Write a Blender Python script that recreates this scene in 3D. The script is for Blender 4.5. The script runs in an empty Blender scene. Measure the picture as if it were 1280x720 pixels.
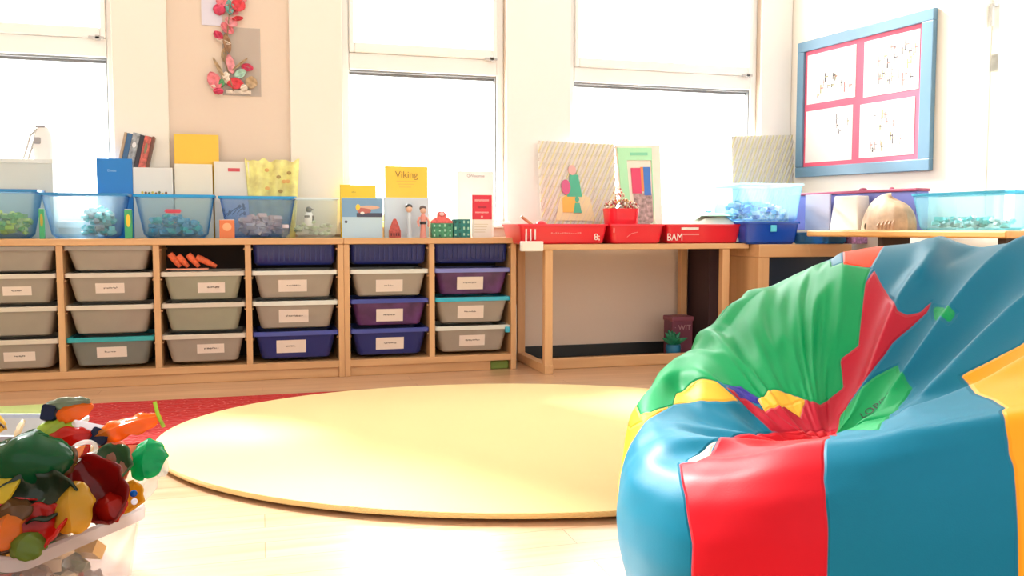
import bpy, math, random
import numpy as np
from mathutils import Vector, Matrix
random.seed(7)
PI = math.pi
col = bpy.context.scene.collection

# ------------------------------------------------------------------ camera
CAM_H, FPX, YAW, PITCH = 0.63, 1100.0, math.radians(16), math.atan(75 / 1100)
FWD = Vector((math.sin(YAW) * math.cos(PITCH), math.cos(YAW) * math.cos(PITCH), -math.sin(PITCH)))
RGT = Vector((math.cos(YAW), -math.sin(YAW), 0))
UPV = Vector((math.sin(YAW) * math.sin(PITCH), math.cos(YAW) * math.sin(PITCH), math.cos(PITCH)))
EYE = Vector((0, 0, CAM_H))

def ray(px, py):
    return FWD + RGT * ((px - 640) / FPX) + UPV * ((360 - py) / FPX)
def atY(px, py, Y):
    d = ray(px, py); return EYE + d * (Y / d.y)
def atZ(px, py, Z):
    d = ray(px, py); return EYE + d * ((Z - CAM_H) / d.z)

# ------------------------------------------------------------------ materials
MATS = {}
def mat(name, rgb=(.8, .8, .8), rough=.5, metal=0, spec=.5, sheen=0, coat=0, trans=0, alpha=1, bump=0, bscale=200, var=0, vscale=6, emit=None):
    if name in MATS: return MATS[name]
    m = bpy.data.materials.new(name); m.use_nodes = True
    nt = m.node_tree; b = nt.nodes['Principled BSDF']
    b.inputs['Base Color'].default_value = (*rgb, 1)
    b.inputs['Roughness'].default_value = rough
    b.inputs['Metallic'].default_value = metal
    b.inputs['Specular IOR Level'].default_value = spec
    b.inputs['Sheen Weight'].default_value = sheen
    b.inputs['Coat Weight'].default_value = coat
    b.inputs['Transmission Weight'].default_value = trans
    b.inputs['Alpha'].default_value = alpha
    tc = nt.nodes.new('ShaderNodeTexCoord')
    if var:
        n = nt.nodes.new('ShaderNodeTexNoise'); n.inputs['Scale'].default_value = vscale; n.inputs['Detail'].default_value = 4
        nt.links.new(tc.outputs['Object'], n.inputs['Vector'])
        r = nt.nodes.new('ShaderNodeValToRGB')
        r.color_ramp.elements[0].position = .3; r.color_ramp.elements[1].position = .7
        r.color_ramp.elements[0].color = tuple(c * (1 - var) for c in rgb) + (1,)
        r.color_ramp.elements[1].color = tuple(min(1, c * (1 + var)) for c in rgb) + (1,)
        nt.links.new(n.outputs['Fac'], r.inputs['Fac']); nt.links.new(r.outputs['Color'], b.inputs['Base Color'])
    if bump:
        n = nt.nodes.new('ShaderNodeTexNoise'); n.inputs['Scale'].default_value = bscale; n.inputs['Detail'].default_value = 3
        nt.links.new(tc.outputs['Object'], n.inputs['Vector'])
        bp = nt.nodes.new('ShaderNodeBump'); bp.inputs['Strength'].default_value = bump; bp.inputs['Distance'].default_value = .002
        nt.links.new(n.outputs['Fac'], bp.inputs['Height']); nt.links.new(bp.outputs['Normal'], b.inputs['Normal'])
    MATS[name] = m
    return m

def clear(name, rgb, through=.6, rough=.15, tint=None, edge=None):
    """thin see-through plastic: part transparent, part tinted body with a gloss"""
    if name in MATS: return MATS[name]
    m = bpy.data.materials.new(name); m.use_nodes = True
    nt = m.node_tree; b = nt.nodes['Principled BSDF']; out = nt.nodes['Material Output']
    b.inputs['Base Color'].default_value = (*rgb, 1); b.inputs['Roughness'].default_value = rough
    tr = nt.nodes.new('ShaderNodeBsdfTransparent'); tr.inputs['Color'].default_value = (*(tint or rgb), 1)
    tl = nt.nodes.new('ShaderNodeBsdfTranslucent'); tl.inputs['Color'].default_value = (*rgb, 1)
    m1 = nt.nodes.new('ShaderNodeMixShader'); m1.inputs[0].default_value = .5
    nt.links.new(b.outputs[0], m1.inputs[1]); nt.links.new(tl.outputs[0], m1.inputs[2])
    m2 = nt.nodes.new('ShaderNodeMixShader'); m2.inputs[0].default_value = through
    if edge:   # the plastic looks deeper coloured where it is seen edge-on
        lw = nt.nodes.new('ShaderNodeLayerWeight'); lw.inputs[0].default_value = .22
        for sock, c0 in ((tr.inputs['Color'], tint or rgb), (b.inputs['Base Color'], rgb), (tl.inputs['Color'], rgb)):
            mx = nt.nodes.new('ShaderNodeMix'); mx.data_type = 'RGBA'; nt.links.new(lw.outputs['Facing'], mx.inputs[0])
            mx.inputs[6].default_value = (*c0, 1); mx.inputs[7].default_value = (*edge, 1); nt.links.new(mx.outputs[2], sock)
    nt.links.new(m1.outputs[0], m2.inputs[1]); nt.links.new(tr.outputs[0], m2.inputs[2])
    nt.links.new(m2.outputs[0], out.inputs['Surface'])
    MATS[name] = m
    return m

def wood(name, a, b_, rough=.45, axis=0, scale=1.0, planks=None, coat=0, spec=.5):
    if name in MATS: return MATS[name]
    m = bpy.data.materials.new(name); m.use_nodes = True
    nt = m.node_tree; b = nt.nodes['Principled BSDF']
    tc = nt.nodes.new('ShaderNodeTexCoord'); mp = nt.nodes.new('ShaderNodeMapping')
    s = [14 * scale] * 3; s[axis] = .9 * scale
    mp.inputs['Scale'].default_value = s
    nt.links.new(tc.outputs['Object'], mp.inputs['Vector'])
    n = nt.nodes.new('ShaderNodeTexNoise'); n.inputs['Scale'].default_value = 1.6; n.inputs['Detail'].default_value = 6; n.inputs['Distortion'].default_value = .6
    nt.links.new(mp.outputs[0], n.inputs['Vector'])
    r = nt.nodes.new('ShaderNodeValToRGB')
    r.color_ramp.elements[0].position = .3; r.color_ramp.elements[1].position = .72
    r.color_ramp.elements[0].color = (*a, 1); r.color_ramp.elements[1].color = (*b_, 1)
    nt.links.new(n.outputs['Fac'], r.inputs['Fac'])
    colr = r.outputs['Color']
    if planks:
        br = nt.nodes.new('ShaderNodeTexBrick'); br.inputs['Scale'].default_value = 1
        br.inputs['Brick Width'].default_value = planks[0]; br.inputs['Row Height'].default_value = planks[1]
        br.inputs['Mortar Size'].default_value = .0012; br.inputs['Mortar Smooth'].default_value = .3
        br.inputs['Color1'].default_value = (1, 1, 1, 1); br.inputs['Color2'].default_value = (.86, .84, .82, 1)
        br.inputs['Mortar'].default_value = (.55, .45, .38, 1)
        nt.links.new(tc.outputs['Object'], br.inputs['Vector'])
        mx = nt.nodes.new('ShaderNodeMix'); mx.data_type = 'RGBA'; mx.blend_type = 'MULTIPLY'; mx.inputs[0].default_value = 1
        nt.links.new(colr, mx.inputs[6]); nt.links.new(br.outputs['Color'], mx.inputs[7]); colr = mx.outputs[2]
    nt.links.new(colr, b.inputs['Base Color'])
    b.inputs['Roughness'].default_value = rough; b.inputs['Coat Weight'].default_value = coat; b.inputs['Coat Roughness'].default_value = .2
    b.inputs['Specular IOR Level'].default_value = spec
    MATS[name] = m
    return m

# ------------------------------------------------------------------ mesh builder
def rrect(w, d, r, z, n=4, cx=0, cy=0):
    pts = []
    r = max(min(r, w / 2 - 1e-4, d / 2 - 1e-4), 1e-4)
    for (sx, sy, a0) in ((1, 1, 0), (-1, 1, 90), (-1, -1, 180), (1, -1, 270)):
        for i in range(n + 1):
            a = math.radians(a0 + 90 * i / n)
            pts.append((cx + sx * (w / 2 - r) + r * math.cos(a), cy + sy * (d / 2 - r) + r * math.sin(a), z))
    return pts
def circ(r, z, n=20, cx=0, cy=0):
    return [(cx + r * math.cos(2 * PI * i / n), cy + r * math.sin(2 * PI * i / n), z) for i in range(n)]

class MB:
    def __init__(s): s.v, s.f, s.m = [], [], []
    def add(s, vs, fs, mi=0, M=None):
        o = len(s.v)
        s.v += [tuple(M @ Vector(v)) if M else tuple(v) for v in vs]
        s.f += [tuple(i + o for i in f) for f in fs]; s.m += [mi] * len(fs)
        return s
    def box(s, x0, x1, y0, y1, z0, z1, mi=0, M=None):
        vs = [(x, y, z) for z in (z0, z1) for y in (y0, y1) for x in (x0, x1)]
        return s.add(vs, [(0, 2, 3, 1), (4, 5, 7, 6), (0, 1, 5, 4), (2, 6, 7, 3), (0, 4, 6, 2), (1, 3, 7, 5)], mi, M)
    def loft(s, rings, cap0=True, cap1=True, mi=0, M=None):
        n = len(rings[0]); vs = [p for r in rings for p in r]; fs = []
        for k in range(len(rings) - 1):
            for i in range(n):
                j = (i + 1) % n
                fs.append((k * n + i, k * n + j, (k + 1) * n + j, (k + 1) * n + i))
        if cap0: fs.append(tuple(range(n))[::-1])
        if cap1: fs.append(tuple((len(rings) - 1) * n + i for i in range(n)))
        return s.add(vs, fs, mi, M)
    def tube(s, pts, r, n=8, mi=0, M=None, closed=False):
        pts = [Vector(p) for p in pts]; rings = []
        rr = r if hasattr(r, '__len__') else [r] * len(pts)
        prev = None
        for i, p in enumerate(pts):
            a = pts[max(i - 1, 0)]; b = pts[min(i + 1, len(pts) - 1)]
            t = (b - a).normalized()
            if prev is None:
                u = t.orthogonal().normalized()
            else:
                u = (prev - t * prev.dot(t)).normalized()
            prev = u; w = t.cross(u)
            rings.append([tuple(p + (u * math.cos(2 * PI * k / n) + w * math.sin(2 * PI * k / n)) * rr[i]) for k in range(n)])
        return s.loft(rings, True, True, mi, M)
    def blob(s, c, r, mi=0, nu=14, nv=9, jit=0, M=None):
        rx, ry, rz = r if hasattr(r, '__len__') else (r, r, r)
        rings = []
        for k in range(nv):
            ph = -PI / 2 + PI * (k + .5) / nv
            rings.append([(c[0] + rx * math.cos(ph) * math.cos(2 * PI * i / nu) * (1 + random.uniform(-jit, jit)),
                           c[1] + ry * math.cos(ph) * math.sin(2 * PI * i / nu) * (1 + random.uniform(-jit, jit)),
                           c[2] + rz * math.sin(ph)) for i in range(nu)])
        return s.loft(rings, True, True, mi, M)
    def build(s, name, mats, parent=None, smooth=False, bevel=0, loc=(0, 0, 0), rz=0, segs=2):
        me = bpy.data.meshes.new(name); me.from_pydata(s.v, [], s.f); me.update()
        if not isinstance(mats, (list, tuple)): mats = [mats]
        for m in mats: me.materials.append(m)
        me.polygons.foreach_set('material_index', s.m)
        import bmesh
        bm = bmesh.new(); bm.from_mesh(me); bmesh.ops.recalc_face_normals(bm, faces=bm.faces)
        if smooth:
            for f in bm.faces: f.smooth = True
            for e in bm.edges:
                if len(e.link_faces) == 2 and e.calc_face_angle(0) > math.radians(38): e.smooth = False
        bm.to_mesh(me); bm.free()
        o = bpy.data.objects.new(name, me); col.objects.link(o)
        o.location = loc; o.rotation_euler = (0, 0, rz)
        if parent: o.parent = parent
        if bevel:
            b = o.modifiers.new('bevel', 'BEVEL'); b.width = bevel; b.segments = segs; b.limit_method = 'ANGLE'; b.angle_limit = math.radians(40)
        return o

def tag(o, label=None, cat=None, group=None, kind=None):
    if label: o['label'] = label
    if cat: o['category'] = cat
    if group: o['group'] = group
    if kind: o['kind'] = kind
    return o
def empty(name, loc=(0, 0, 0), rz=0, label=None, cat=None, group=None, kind=None):
    o = bpy.data.objects.new(name, None); col.objects.link(o)
    o.location = loc; o.rotation_euler = (0, 0, rz); o.empty_display_size = .05
    return tag(o, label, cat, group, kind)

# common colours (linear)
M_wall = mat('wall_beige', (.76, .63, .52), .85, bump=.15, bscale=60)
M_white = mat('white_paint', (.88, .87, .84), .45)
M_cream = mat('cream_paint', (.86, .82, .74), .6)
M_upvc = mat('window_upvc', (.90, .90, .88), .3)
M_ceil = mat('ceiling_white', (.86, .86, .84), .9)
M_black = mat('black_skirting', (.015, .02, .022), .5)
M_beech = wood('beech', (.60, .33, .15), (.72, .43, .21), .42, axis=0)
M_beechv = wood('beech_vertical', (.60, .33, .15), (.72, .43, .21), .42, axis=2)
M_beechy = wood('beech_deep', (.60, .33, .15), (.72, .43, .21), .42, axis=1)
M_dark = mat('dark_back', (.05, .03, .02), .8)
M_floor = wood('wood_floor', (.56, .32, .17), (.70, .44, .27), .30, axis=0, planks=(1.2, .09), coat=.5, spec=.7)
M_gasket = mat('gasket_grey', (.25, .26, .27), .6)
M_glass = clear('window_glass', (.9, .95, .95), through=.96, rough=.02, tint=(.97, .99, .99))
M_paper = mat('white_card', (.85, .84, .80), .6)
M_ink = mat('dark_ink', (.06, .05, .05), .6)

# ------------------------------------------------------------------ room
YW = 4.05
MB().box(-2.0, 3.6, -1.6, 4.3, -.05, 0).build('floor', M_floor)['kind'] = 'structure'
MB().box(-2.1, 3.9, -1.6, 4.4, 3.1, 3.2).build('ceiling', M_ceil)['kind'] = 'structure'
MB().box(-2.1, -2.0, -.4, 4.4, 0, 3.1).build('wall_left', M_wall)['kind'] = 'structure'
def Xb(px): return atY(px, 285, YW).x
WT = .22                                  # wall thickness
openings = [(-1.75, Xb(147)), (Xb(430), Xb(632)), (Xb(711), Xb(946))]
SILL, HEAD = [.66, .66, .66], 2.98
w = MB(); xs = -2.0
for (a, b), sl in zip(openings, SILL):
    w.box(xs, a, YW, YW + WT, 0, 3.1); w.box(a, b, YW, YW + WT, 0, sl); w.box(a, b, YW, YW + WT, HEAD, 3.1); xs = b
COR = Vector((Xb(983), YW, 0))
w.box(xs, COR.x, YW, YW + WT, 0, 3.1)
w.build('wall_back', M_wall)['kind'] = 'structure'
for i, (a, b, m, zz) in enumerate(((147, 215, M_cream, .0), (365, 430, M_cream, 0), (632, 711, M_white, .0), (946, 983, M_white, 0))):
    o = MB().box(Xb(a), Xb(b), YW - .018, YW, .6, 3.1).build('trim_%d' % (i + 1), m, bevel=.003); o['kind'] = 'structure'
MB().box(-2.0, COR.x, YW - .012, YW, 0, .058).build('baseboard_back', M_black, bevel=.002)['kind'] = 'structure'

def window(n, a, b, sl, zt0, zt1, Yf, lfrm=.035, handle=None):
    r = empty('window_%d' % n, ((a + b) / 2, Yf, sl), kind='structure')
    L = Matrix.Translation((-(a + b) / 2, -Yf, -sl))
    f = MB(); t = lfrm
    for (x0, x1, z0, z1) in ((a, a + t, sl, HEAD), (b - t, b, sl, HEAD), (a + t, b - t, HEAD - t, HEAD), (a + t, b - t, sl, sl + t)):
        f.box(x0, x1, Yf, Yf + .07, z0, z1, M=L)
    f.build('window_frame', M_upvc, r, bevel=.006)
    # sash frames (slightly proud) and transom
    tr = MB().box(a + t, b - t, Yf - .004, Yf + .07, zt0 + .02, zt1 - .045, M=L); tr.build('transom', M_upvc, r, bevel=.005)
    s = MB(); u = .022
    for (x0, x1, z0, z1) in ((a + t, a + t + u, zt1 - .045, HEAD - t), (b - t - u, b - t, zt1 - .045, HEAD - t),
                             (a + t + u, b - t - u, zt1 - .045, zt1), (a + t + u, b - t - u, HEAD - t - u, HEAD - t)):
        s.box(x0, x1, Yf - .018, Yf + .05, z0, z1, M=L)
    s.build('top_sash', M_upvc, r, bevel=.006)
    g = MB()
    g.box(a + t, b - t, Yf + .035, Yf + .041, zt0, zt0 + .02, M=L)
    g.box(a + t, b - t, Yf + .012, Yf + .041, zt0 + .012, zt0 + .0205, M=L)
    g.box(b - t - .006, b - t, Yf + .012, Yf + .041, sl + t, zt0 + .012, M=L)
    g.build('gasket', M_gasket, r)
    p = MB(); p.box(a + t, b - t, Yf + .04, Yf + .046, sl + t, HEAD - t, M=L); p.build('glass', M_glass, r)
    h = MB().box(b - .10, b - .04, Yf - .03, Yf - .02, zt1 - .052, zt1 - .04, M=L).box(b - .075, b - .055, Yf - .03, Yf - .016, zt1 - .056, zt1 - .036, M=L)
    h.build('window_handle', mat('handle_grey', (.5, .5, .5), .3), r, bevel=.002)
    sb = MB().box(a - .02, b + .02, YW - .03, Yf, sl - .03, sl, M=L); sb.build('window_sill', M_upvc, r, bevel=.006)
for i, ((a, b), sl) in enumerate(zip(openings, SILL)):
    window(i + 1, a, b, sl, 1.335 - .008 * i, 1.478 - .012 * i, YW + .09 if i == 0 else YW + .03)

# right wall, runs from the corner towards the camera side, opening slightly outwards
DR = Vector((.139, -.990, 0)).normalized(); NR = Vector((.990, .139, 0)).normalized()   # along, outward
AR = math.atan2(DR.y, DR.x)
MR = Matrix.Translation(COR) @ Matrix.Rotation(AR, 4, 'Z')        # local x along wall, local y = left of it = outward
def atR(px, py, off=0.0):
    d = ray(px, py); o = COR - NR * off
    return EYE + d * ((o - EYE).dot(NR) / d.dot(NR))
def sR(px): return (atR(px, 285) - COR).dot(DR)
s1, s2 = sR(1195), sR(1267)
w = MB()
w.box(-.15, s1, 0, .25, 0, 3.1, M=MR); w.box(s2, 4.3, 0, .25, 0, 3.1, M=MR)
w.box(s1, s2, 0, .25, 0, .62, M=MR); w.box(s1, s2, 0, .25, 2.8, 3.1, M=MR)
w.build('wall_right', [M_cream])['kind'] = 'structure'
r = empty('window_4', tuple(MR @ Vector(((s1 + s2) / 2, .2, .62))), AR, kind='structure')
hw = (s2 - s1) / 2
f = MB()
for (x0, x1, z0, z1) in ((-hw, -hw + .04, 0, 2.18), (hw - .04, hw, 0, 2.18), (-hw, hw, 0, .04), (-hw, hw, 2.14, 2.18), (-hw, hw, .66, .74)):
    f.box(x0, x1, -.03, .04, z0, z1)
f.build('window_frame', M_upvc, r, bevel=.005)
MB().box(-hw + .03, hw - .03, .0, .006, .03, 2.15).build('glass', M_glass, r)
MB().box(-hw + .008, -hw + .03, -.055, -.03, .93, .94).box(-hw + .014, -hw + .024, -.06, -.045, .85, .94).build('window_handle', mat('handle_grey'), r)
MB().box(0, s1 - .0, -.012, 0, 0, .058, M=MR).build('baseboard_right', M_black)['kind'] = 'structure'

# ------------------------------------------------------------------ storage units
YF, ZT = 3.75, .588
PT = .024
def storage_unit(xs, label, plinth_to=None):
    r = empty('storage_unit', (xs[0], YF, 0), label=label, cat='shelving unit', group='beech tray storage units')
    x0, x1 = xs[0] - PT / 2, xs[-1] + PT / 2
    L = Matrix.Translation((-xs[0], -YF, 0))
    MB().box(x0, x1, YF - .006, YW - .014, ZT - .026, ZT, M=L).build('top_board', M_beech, r, bevel=.003)
    for i, x in enumerate(xs):
        MB().box(x - PT / 2, x + PT / 2, YF, YW - .02, .0 if i in (0, len(xs) - 1) else .07, ZT - .026, M=L).build('side_panel' if i in (0, len(xs) - 1) else 'divider', M_beechv, r, bevel=.002)
    MB().box(x0 + PT, x1 - PT, YF, YW - .02, .042, .07, M=L).build('bottom_board', M_beech, r, bevel=.002)
    MB().box(x0 + PT, (plinth_to or x1 - PT), YF + .012, YF + .03, 0, .0415, M=L).build('plinth', M_beech, r, bevel=.002)
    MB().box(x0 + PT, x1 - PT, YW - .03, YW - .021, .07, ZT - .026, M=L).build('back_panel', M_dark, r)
    for i in range(len(xs) - 1):
        for z in (.540, .421, .294, .167):
            MB().box(xs[i] + PT / 2, xs[i] + PT / 2 + .006, YF + .02, YW - .03, z, z + .006, M=L).build('tray_runner', M_beechy, r)
            MB().box(xs[i + 1] - PT / 2 - .006, xs[i + 1] - PT / 2, YF + .02, YW - .03, z, z + .006, M=L).build('tray_runner', M_beechy, r)
    return r
U1 = [-1.443, -1.094, -.7445, -.396, -.046, .327]; U2 = [.3515, .715, 1.083]
storage_unit(U1, 'long beech unit of tray columns along the wall below the blue-rimmed boxes')
storage_unit(U2, 'two-column beech tray unit next to the low table', plinth_to=.98)
tag(MB().box(.985, 1.068, YF + .03, YF + .05, .0, .036).build('green_block', mat('green_olive', (.20, .30, .05), .6), bevel=.003),
    'small olive green block in the gap under the end of the two-column unit', 'block')

def tray(x0, x1, ztop, depth, body, rimm, label, card=None, front=YF + .006, clip=False, h=.100, bodyname='tray_body'):
    w = x1 - x0 - PT
    cx = (x0 + x1) / 2
    r = empty('storage_tray', (cx, front, ztop - h - .016), label=label, cat='storage tray', group='pull-out trays in the beech units')
    d = depth
    z0, z1 = 0, h
    wt, wb = w - .026, w - .064
    b = MB()
    b.loft([rrect(wb - .024, d - .06, .02, z0 + .0, 5, 0, d / 2), rrect(wb - .006, d - .045, .026, z0 + .005, 5, 0, d / 2), rrect(wb, d - .04, .028, z0 + .014, 5, 0, d / 2),
            rrect(wt, d - .016, .02, z1, 5, 0, d / 2), rrect(wt - .005, d - .021, .018, z1, 5, 0, d / 2), rrect(wb - .006, d - .046, .024, z0 + .014, 5, 0, d / 2), rrect(wb - .03, d - .07, .02, z0 + .004, 5, 0, d / 2)])
    b.build(bodyname, body, r, smooth=True)
    q = MB()
    q.loft([rrect(wt - .002, d - .014, .02, z1 - .002, 5, 0, d / 2), rrect(w - .001 if not clip else w - .006, d, .012, z1 - .002, 5, 0, d / 2), rrect(w - .001, d, .012, z1 + .014, 5, 0, d / 2), rrect(w - .006, d - .005, .01, z1 + .016, 5, 0, d / 2),
            rrect(wt - .004, d - .02, .016, z1 + .016, 5, 0, d / 2), rrect(wt - .004, d - .02, .016, z1 - .002, 5, 0, d / 2)], False, False)
    q.build('rim', rimm, r, smooth=True)
    if card:
        cx_, cw, ch, zc = card
        # follows the slope of the front face
        yb = lambda z: .02 + (.008 - .02) * ((z - .014) / (h - .014)) - .0012
        c = MB(); za, zb = zc - ch / 2, zc + ch / 2
        c.add([(cx_ - cw / 2, yb(za), za), (cx_ + cw / 2, yb(za), za), (cx_ + cw / 2, yb(zb), zb), (cx_ - cw / 2, yb(zb), zb),
               (cx_ - cw / 2, yb(za) + .001, za), (cx_ + cw / 2, yb(za) + .001, za), (cx_ + cw / 2, yb(zb) + .001, zb), (cx_ - cw / 2, yb(zb) + .001, zb)],
              [(0, 1, 2, 3), (7, 6, 5, 4), (0, 4, 5, 1), (1, 5, 6, 2), (2, 6, 7, 3), (3, 7, 4, 0)])
        co = c.build('label_card', mat('label_paper', (.80, .68, .60), .6), r)
        s = MB(); x = cx_ - cw * random.uniform(.15, .28); xe = cx_ + cw * random.uniform(.1, .3)
        while x < xe:
            zz = zc + random.uniform(.0, .003); hh = random.uniform(.003, .007); ww = random.uniform(.0012, .0025)
            s.box(x, x + ww, yb(zz) - .0014, yb(zz) - .0004, zz - hh / 2, zz + hh / 2)
            s.box(x, x + ww * 2.2, yb(zz) - .0014, yb(zz) - .0004, zz - .0008, zz + .0006)
            x += random.uniform(.003, .006)
        s.build('lettering', mat('label_ink', (.18, .14, .12), .7), co)
    return r
T_grey = mat('tray_grey', (.36, .31, .26), .35, var=.05, vscale=9)
T_greyg = mat('tray_grey_green', (.33, .33, .25), .35, var=.05, vscale=9)
T_dgrey = mat('tray_dark_grey', (.20, .21, .19), .35, var=.08)
T_navy = mat('tray_navy', (.012, .022, .16), .3)
T_purp = mat('tray_purple', (.10, .03, .13), .35, var=.45, vscale=14)
R_cream = mat('rim_cream', (.66, .58, .48), .35)
R_white = mat('rim_white', (.72, .72, .66), .35)
R_teal = mat('rim_teal', (.02, .35, .38), .3)
R_cyan = mat('rim_cyan', (.04, .45, .62), .3)
R_navy = mat('rim_navy', (.05, .07, .35), .3)
R_lav = mat('rim_lavender', (.22, .24, .60), .3)
ROW = [.577, .450, .323, .196]
rows = ['top', 'second', 'third', 'bottom']
cols = ['column cut off by the photo edge', 'second column from the photo edge', 'column with the orange things on top', 'column under the clear animal bin', 'column under the blue picture book', 'end column beside the low table']
C5 = (.0, .115, .036, .055)
def T(colm, row, body, rimm, desc, card=None, **k):
    if row == 0: rimm = body; k['h'] = .084
    xs = [(U1[1], U1[2]), (U1[2], U1[3]), (U1[3], U1[4]), (U1[4], U1[5]), (U2[0], U2[1]), (U2[1], U2[2])][colm]
    return tray(xs[0], xs[1], (.561 if row == 0 else ROW[row] + .004), .26, body, rimm, desc + ', ' + rows[row] + ' row of the ' + cols[colm], card, **k)
T(0, 0, T_grey, R_cream, 'plain grey tray'); T(0, 1, T_grey, R_cream, 'grey tray with a card', (.02, .10, .035, .05))
T(0, 2, T_grey, R_cream, 'plain grey tray'); T(0, 3, T_grey, R_cream, 'grey tray with a card', (.02, .11, .036, .05))
T(1, 0, T_grey, R_cream, 'plain grey tray'); T(1, 1, T_grey, R_cream, 'grey tray with a card', (.0, .105, .04, .055))
T(1, 2, T_grey, R_cream, 'plain grey tray'); T(1, 3, T_dgrey, R_teal, 'dark grey tray with teal rim', (.0, .11, .042, .055))
T(2, 1, T_greyg, R_cream, 'grey tray with a card', (.03, .105, .042, .05)); T(2, 2, T_greyg, R_cream, 'plain grey tray'); T(2, 3, T_grey, R_cream, 'grey tray with a card', (.022, .105, .038, .055))
T(3, 1, T_grey, R_white, 'grey tray with a card', (-.01, .115, .050, .052)); T(3, 2, T_grey, R_white, 'grey tray with a card', (-.008, .12, .054, .052)); T(3, 3, T_navy, R_navy, 'navy blue tray with a card', (-.02, .12, .054, .052))
T(4, 1, T_grey, R_white, 'grey tray with a card', (.0, .115, .052, .045)); T(4, 2, T_purp, R_navy, 'purple tray with navy rim', (.0, .115, .054, .045)); T(4, 3, T_navy, R_navy, 'navy blue tray with a card', (-.0, .12, .052, .05))
T(5, 1, T_purp, R_lav, 'purple tray with lavender rim', (-.01, .118, .056, .05)); T(5, 2, T_grey, R_cyan, 'grey tray with bright cyan rim', (-.008, .118, .056, .05)); t = T(5, 3, T_grey, R_white, 'grey tray with white rim', (-.002, .115, .048, .05))
MB().box(.145, .165, -.012, .006, .082, .108).build('latch', R_cyan, t, bevel=.004)
for c, (a, b) in ((3, (U1[4], U1[5])), (4, (U2[0], U2[1])), (5, (U2[1], U2[2]))):
    # deep straight navy crates pushed back in the top slots
    w = b - a - PT - .012; cx = (a + b) / 2
    r = empty('storage_tray', (cx, YF + .03, .476), label='deep navy tray, top row of the ' + cols[c], cat='storage tray', group='pull-out trays in the beech units')
    m = MB(); m.loft([rrect(w - .03, .20, .02, 0, 5, 0, .11), rrect(w - .012, .215, .02, .01, 5, 0, .11), rrect(w, .22, .02, .083, 5, 0, .11), rrect(w - .008, .21, .016, .083, 5, 0, .11), rrect(w - .03, .20, .016, .012, 5, 0, .11)])
    m.build('tray_body', T_navy, r, smooth=True)
    m = MB()
    for i in range(-7, 8): m.box(i * w / 16 - .003, i * w / 16 + .003, -.0035, .002, .016, .076)
    m.build('ribs', T_navy, r, bevel=.001)

# the orange rolled pieces in the open slot
OR = mat('orange_felt', (.75, .14, .05), .7, var=.25, vscale=60)
base = ROW[1] + .0245
tx0 = U1[3] + .03
specs = [(.010, .075, 60), (.050, .060, 50), (.085, .070, 55), (.135, .100, 40)]
olab = ['orange paper roll leaning at the side of the open slot', 'short orange paper roll second from the side in the open slot', 'orange paper roll between the short one and the long one in the open slot', 'longest orange paper roll in the open slot']
for (dx, ln, ang), lb in zip(specs, olab):
    a = math.radians(180 - ang)
    m = MB(); p0 = Vector((0, 0, .010)); p1 = Vector((math.cos(a) * ln, 0, .010 + math.sin(a) * min(ln, .062)))
    m.tube([p0, p0.lerp(p1, .3), p0.lerp(p1, .75), p1], [.008, .011, .014, .012], 12)
    tag(m.build('paper_roll', OR, smooth=True, loc=(tx0 + dx + ln * .6, YF + .05, base - .012)), lb, 'paper roll', 'orange rolls in the open slot')
tag(MB().box(0, .16, 0, .05, 0, .004).build('craft_sheet', mat('salmon', (.8, .35, .25), .6), loc=(tx0 + .005, YF + .012, base - .012)), 'flat salmon sheet lying in front of the orange rolls', 'paper')
# ------------------------------------------------------------------ things on top of the units
def heap(name, w, d, h, n, size, mats, label, cat, loc, rz=0, group=None, shape='mix', hump=.5):
    m = MB()
    for i in range(n):
        x = random.uniform(-.5, .5) * (w - size); y = random.uniform(-.5, .5) * (d - size)
        top = h * (1 - hump * (2 * x / w) ** 2)
        z = random.uniform(size * .4, max(top, size * .5))
        s = size * random.uniform(.6, 1.1)
        R = Matrix.Translation((x, y, z)) @ Matrix.Rotation(random.uniform(0, 6), 4, 'Z') @ Matrix.Rotation(random.uniform(-.9, .9), 4, 'X')
        mi = random.randrange(len(mats)); k = random.random()
        if shape == 'mix' and k < .5 or shape == 'box': m.box(-s / 2, s / 2, -s / 3, s / 3, -s / 4, s / 4, mi, R)
        elif shape == 'blob' or k < .8: m.blob((0, 0, 0), (s * .55, s * .45, s * .3), mi, 8, 5, .12, R)
        else: m.loft([circ(s * .35, -s * .25, 8), circ(s * .35, s * .25, 8)], True, True, mi, R)
    o = m.build(name, mats, loc=loc, rz=rz)
    return tag(o, label, cat, group, 'stuff')

def clear_box(px0, px1, ytop, Yf, depth, mb, mr, label, taper=.05, zb=ZT, rim=.010, group='blue-rimmed clear boxes on the tray unit', ear=True):
    a, b = atY(px0, ytop, Yf), atY(px1, ytop, Yf)
    w = b.x - a.x; h = (a.z + b.z) / 2 - zb; cx = (a.x + b.x) / 2
    r = empty('storage_box', (cx, Yf + depth / 2, zb), label=label, cat='storage box', group=group)
    m = MB()
    W, D = w - .014, depth - .014
    m.loft([rrect(W - taper - .03, D - taper - .03, .03, .001, 5), rrect(W - taper, D - taper, .03, .016, 5), rrect(W, D, .02, h - rim, 5), rrect(W - .004, D - .004, .018, h - rim, 5), rrect(W - taper - .004, D - taper - .004, .028, .018, 5), rrect(W - taper - .036, D - taper - .036, .028, .004, 5)])
    m.build('box_body', mb, r, smooth=True)
    m = MB(); m.loft([rrect(W - .002, D - .002, .02, h - rim, 5), rrect(w, depth, .022, h - rim, 5), rrect(w, depth, .022, h, 5), rrect(W - .006, D - .006, .018, h, 5), rrect(W - .006, D - .006, .018, h - rim, 5)], False, False)
    m.build('rim', mr, r, smooth=True)
    return r, cx, w, h
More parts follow.
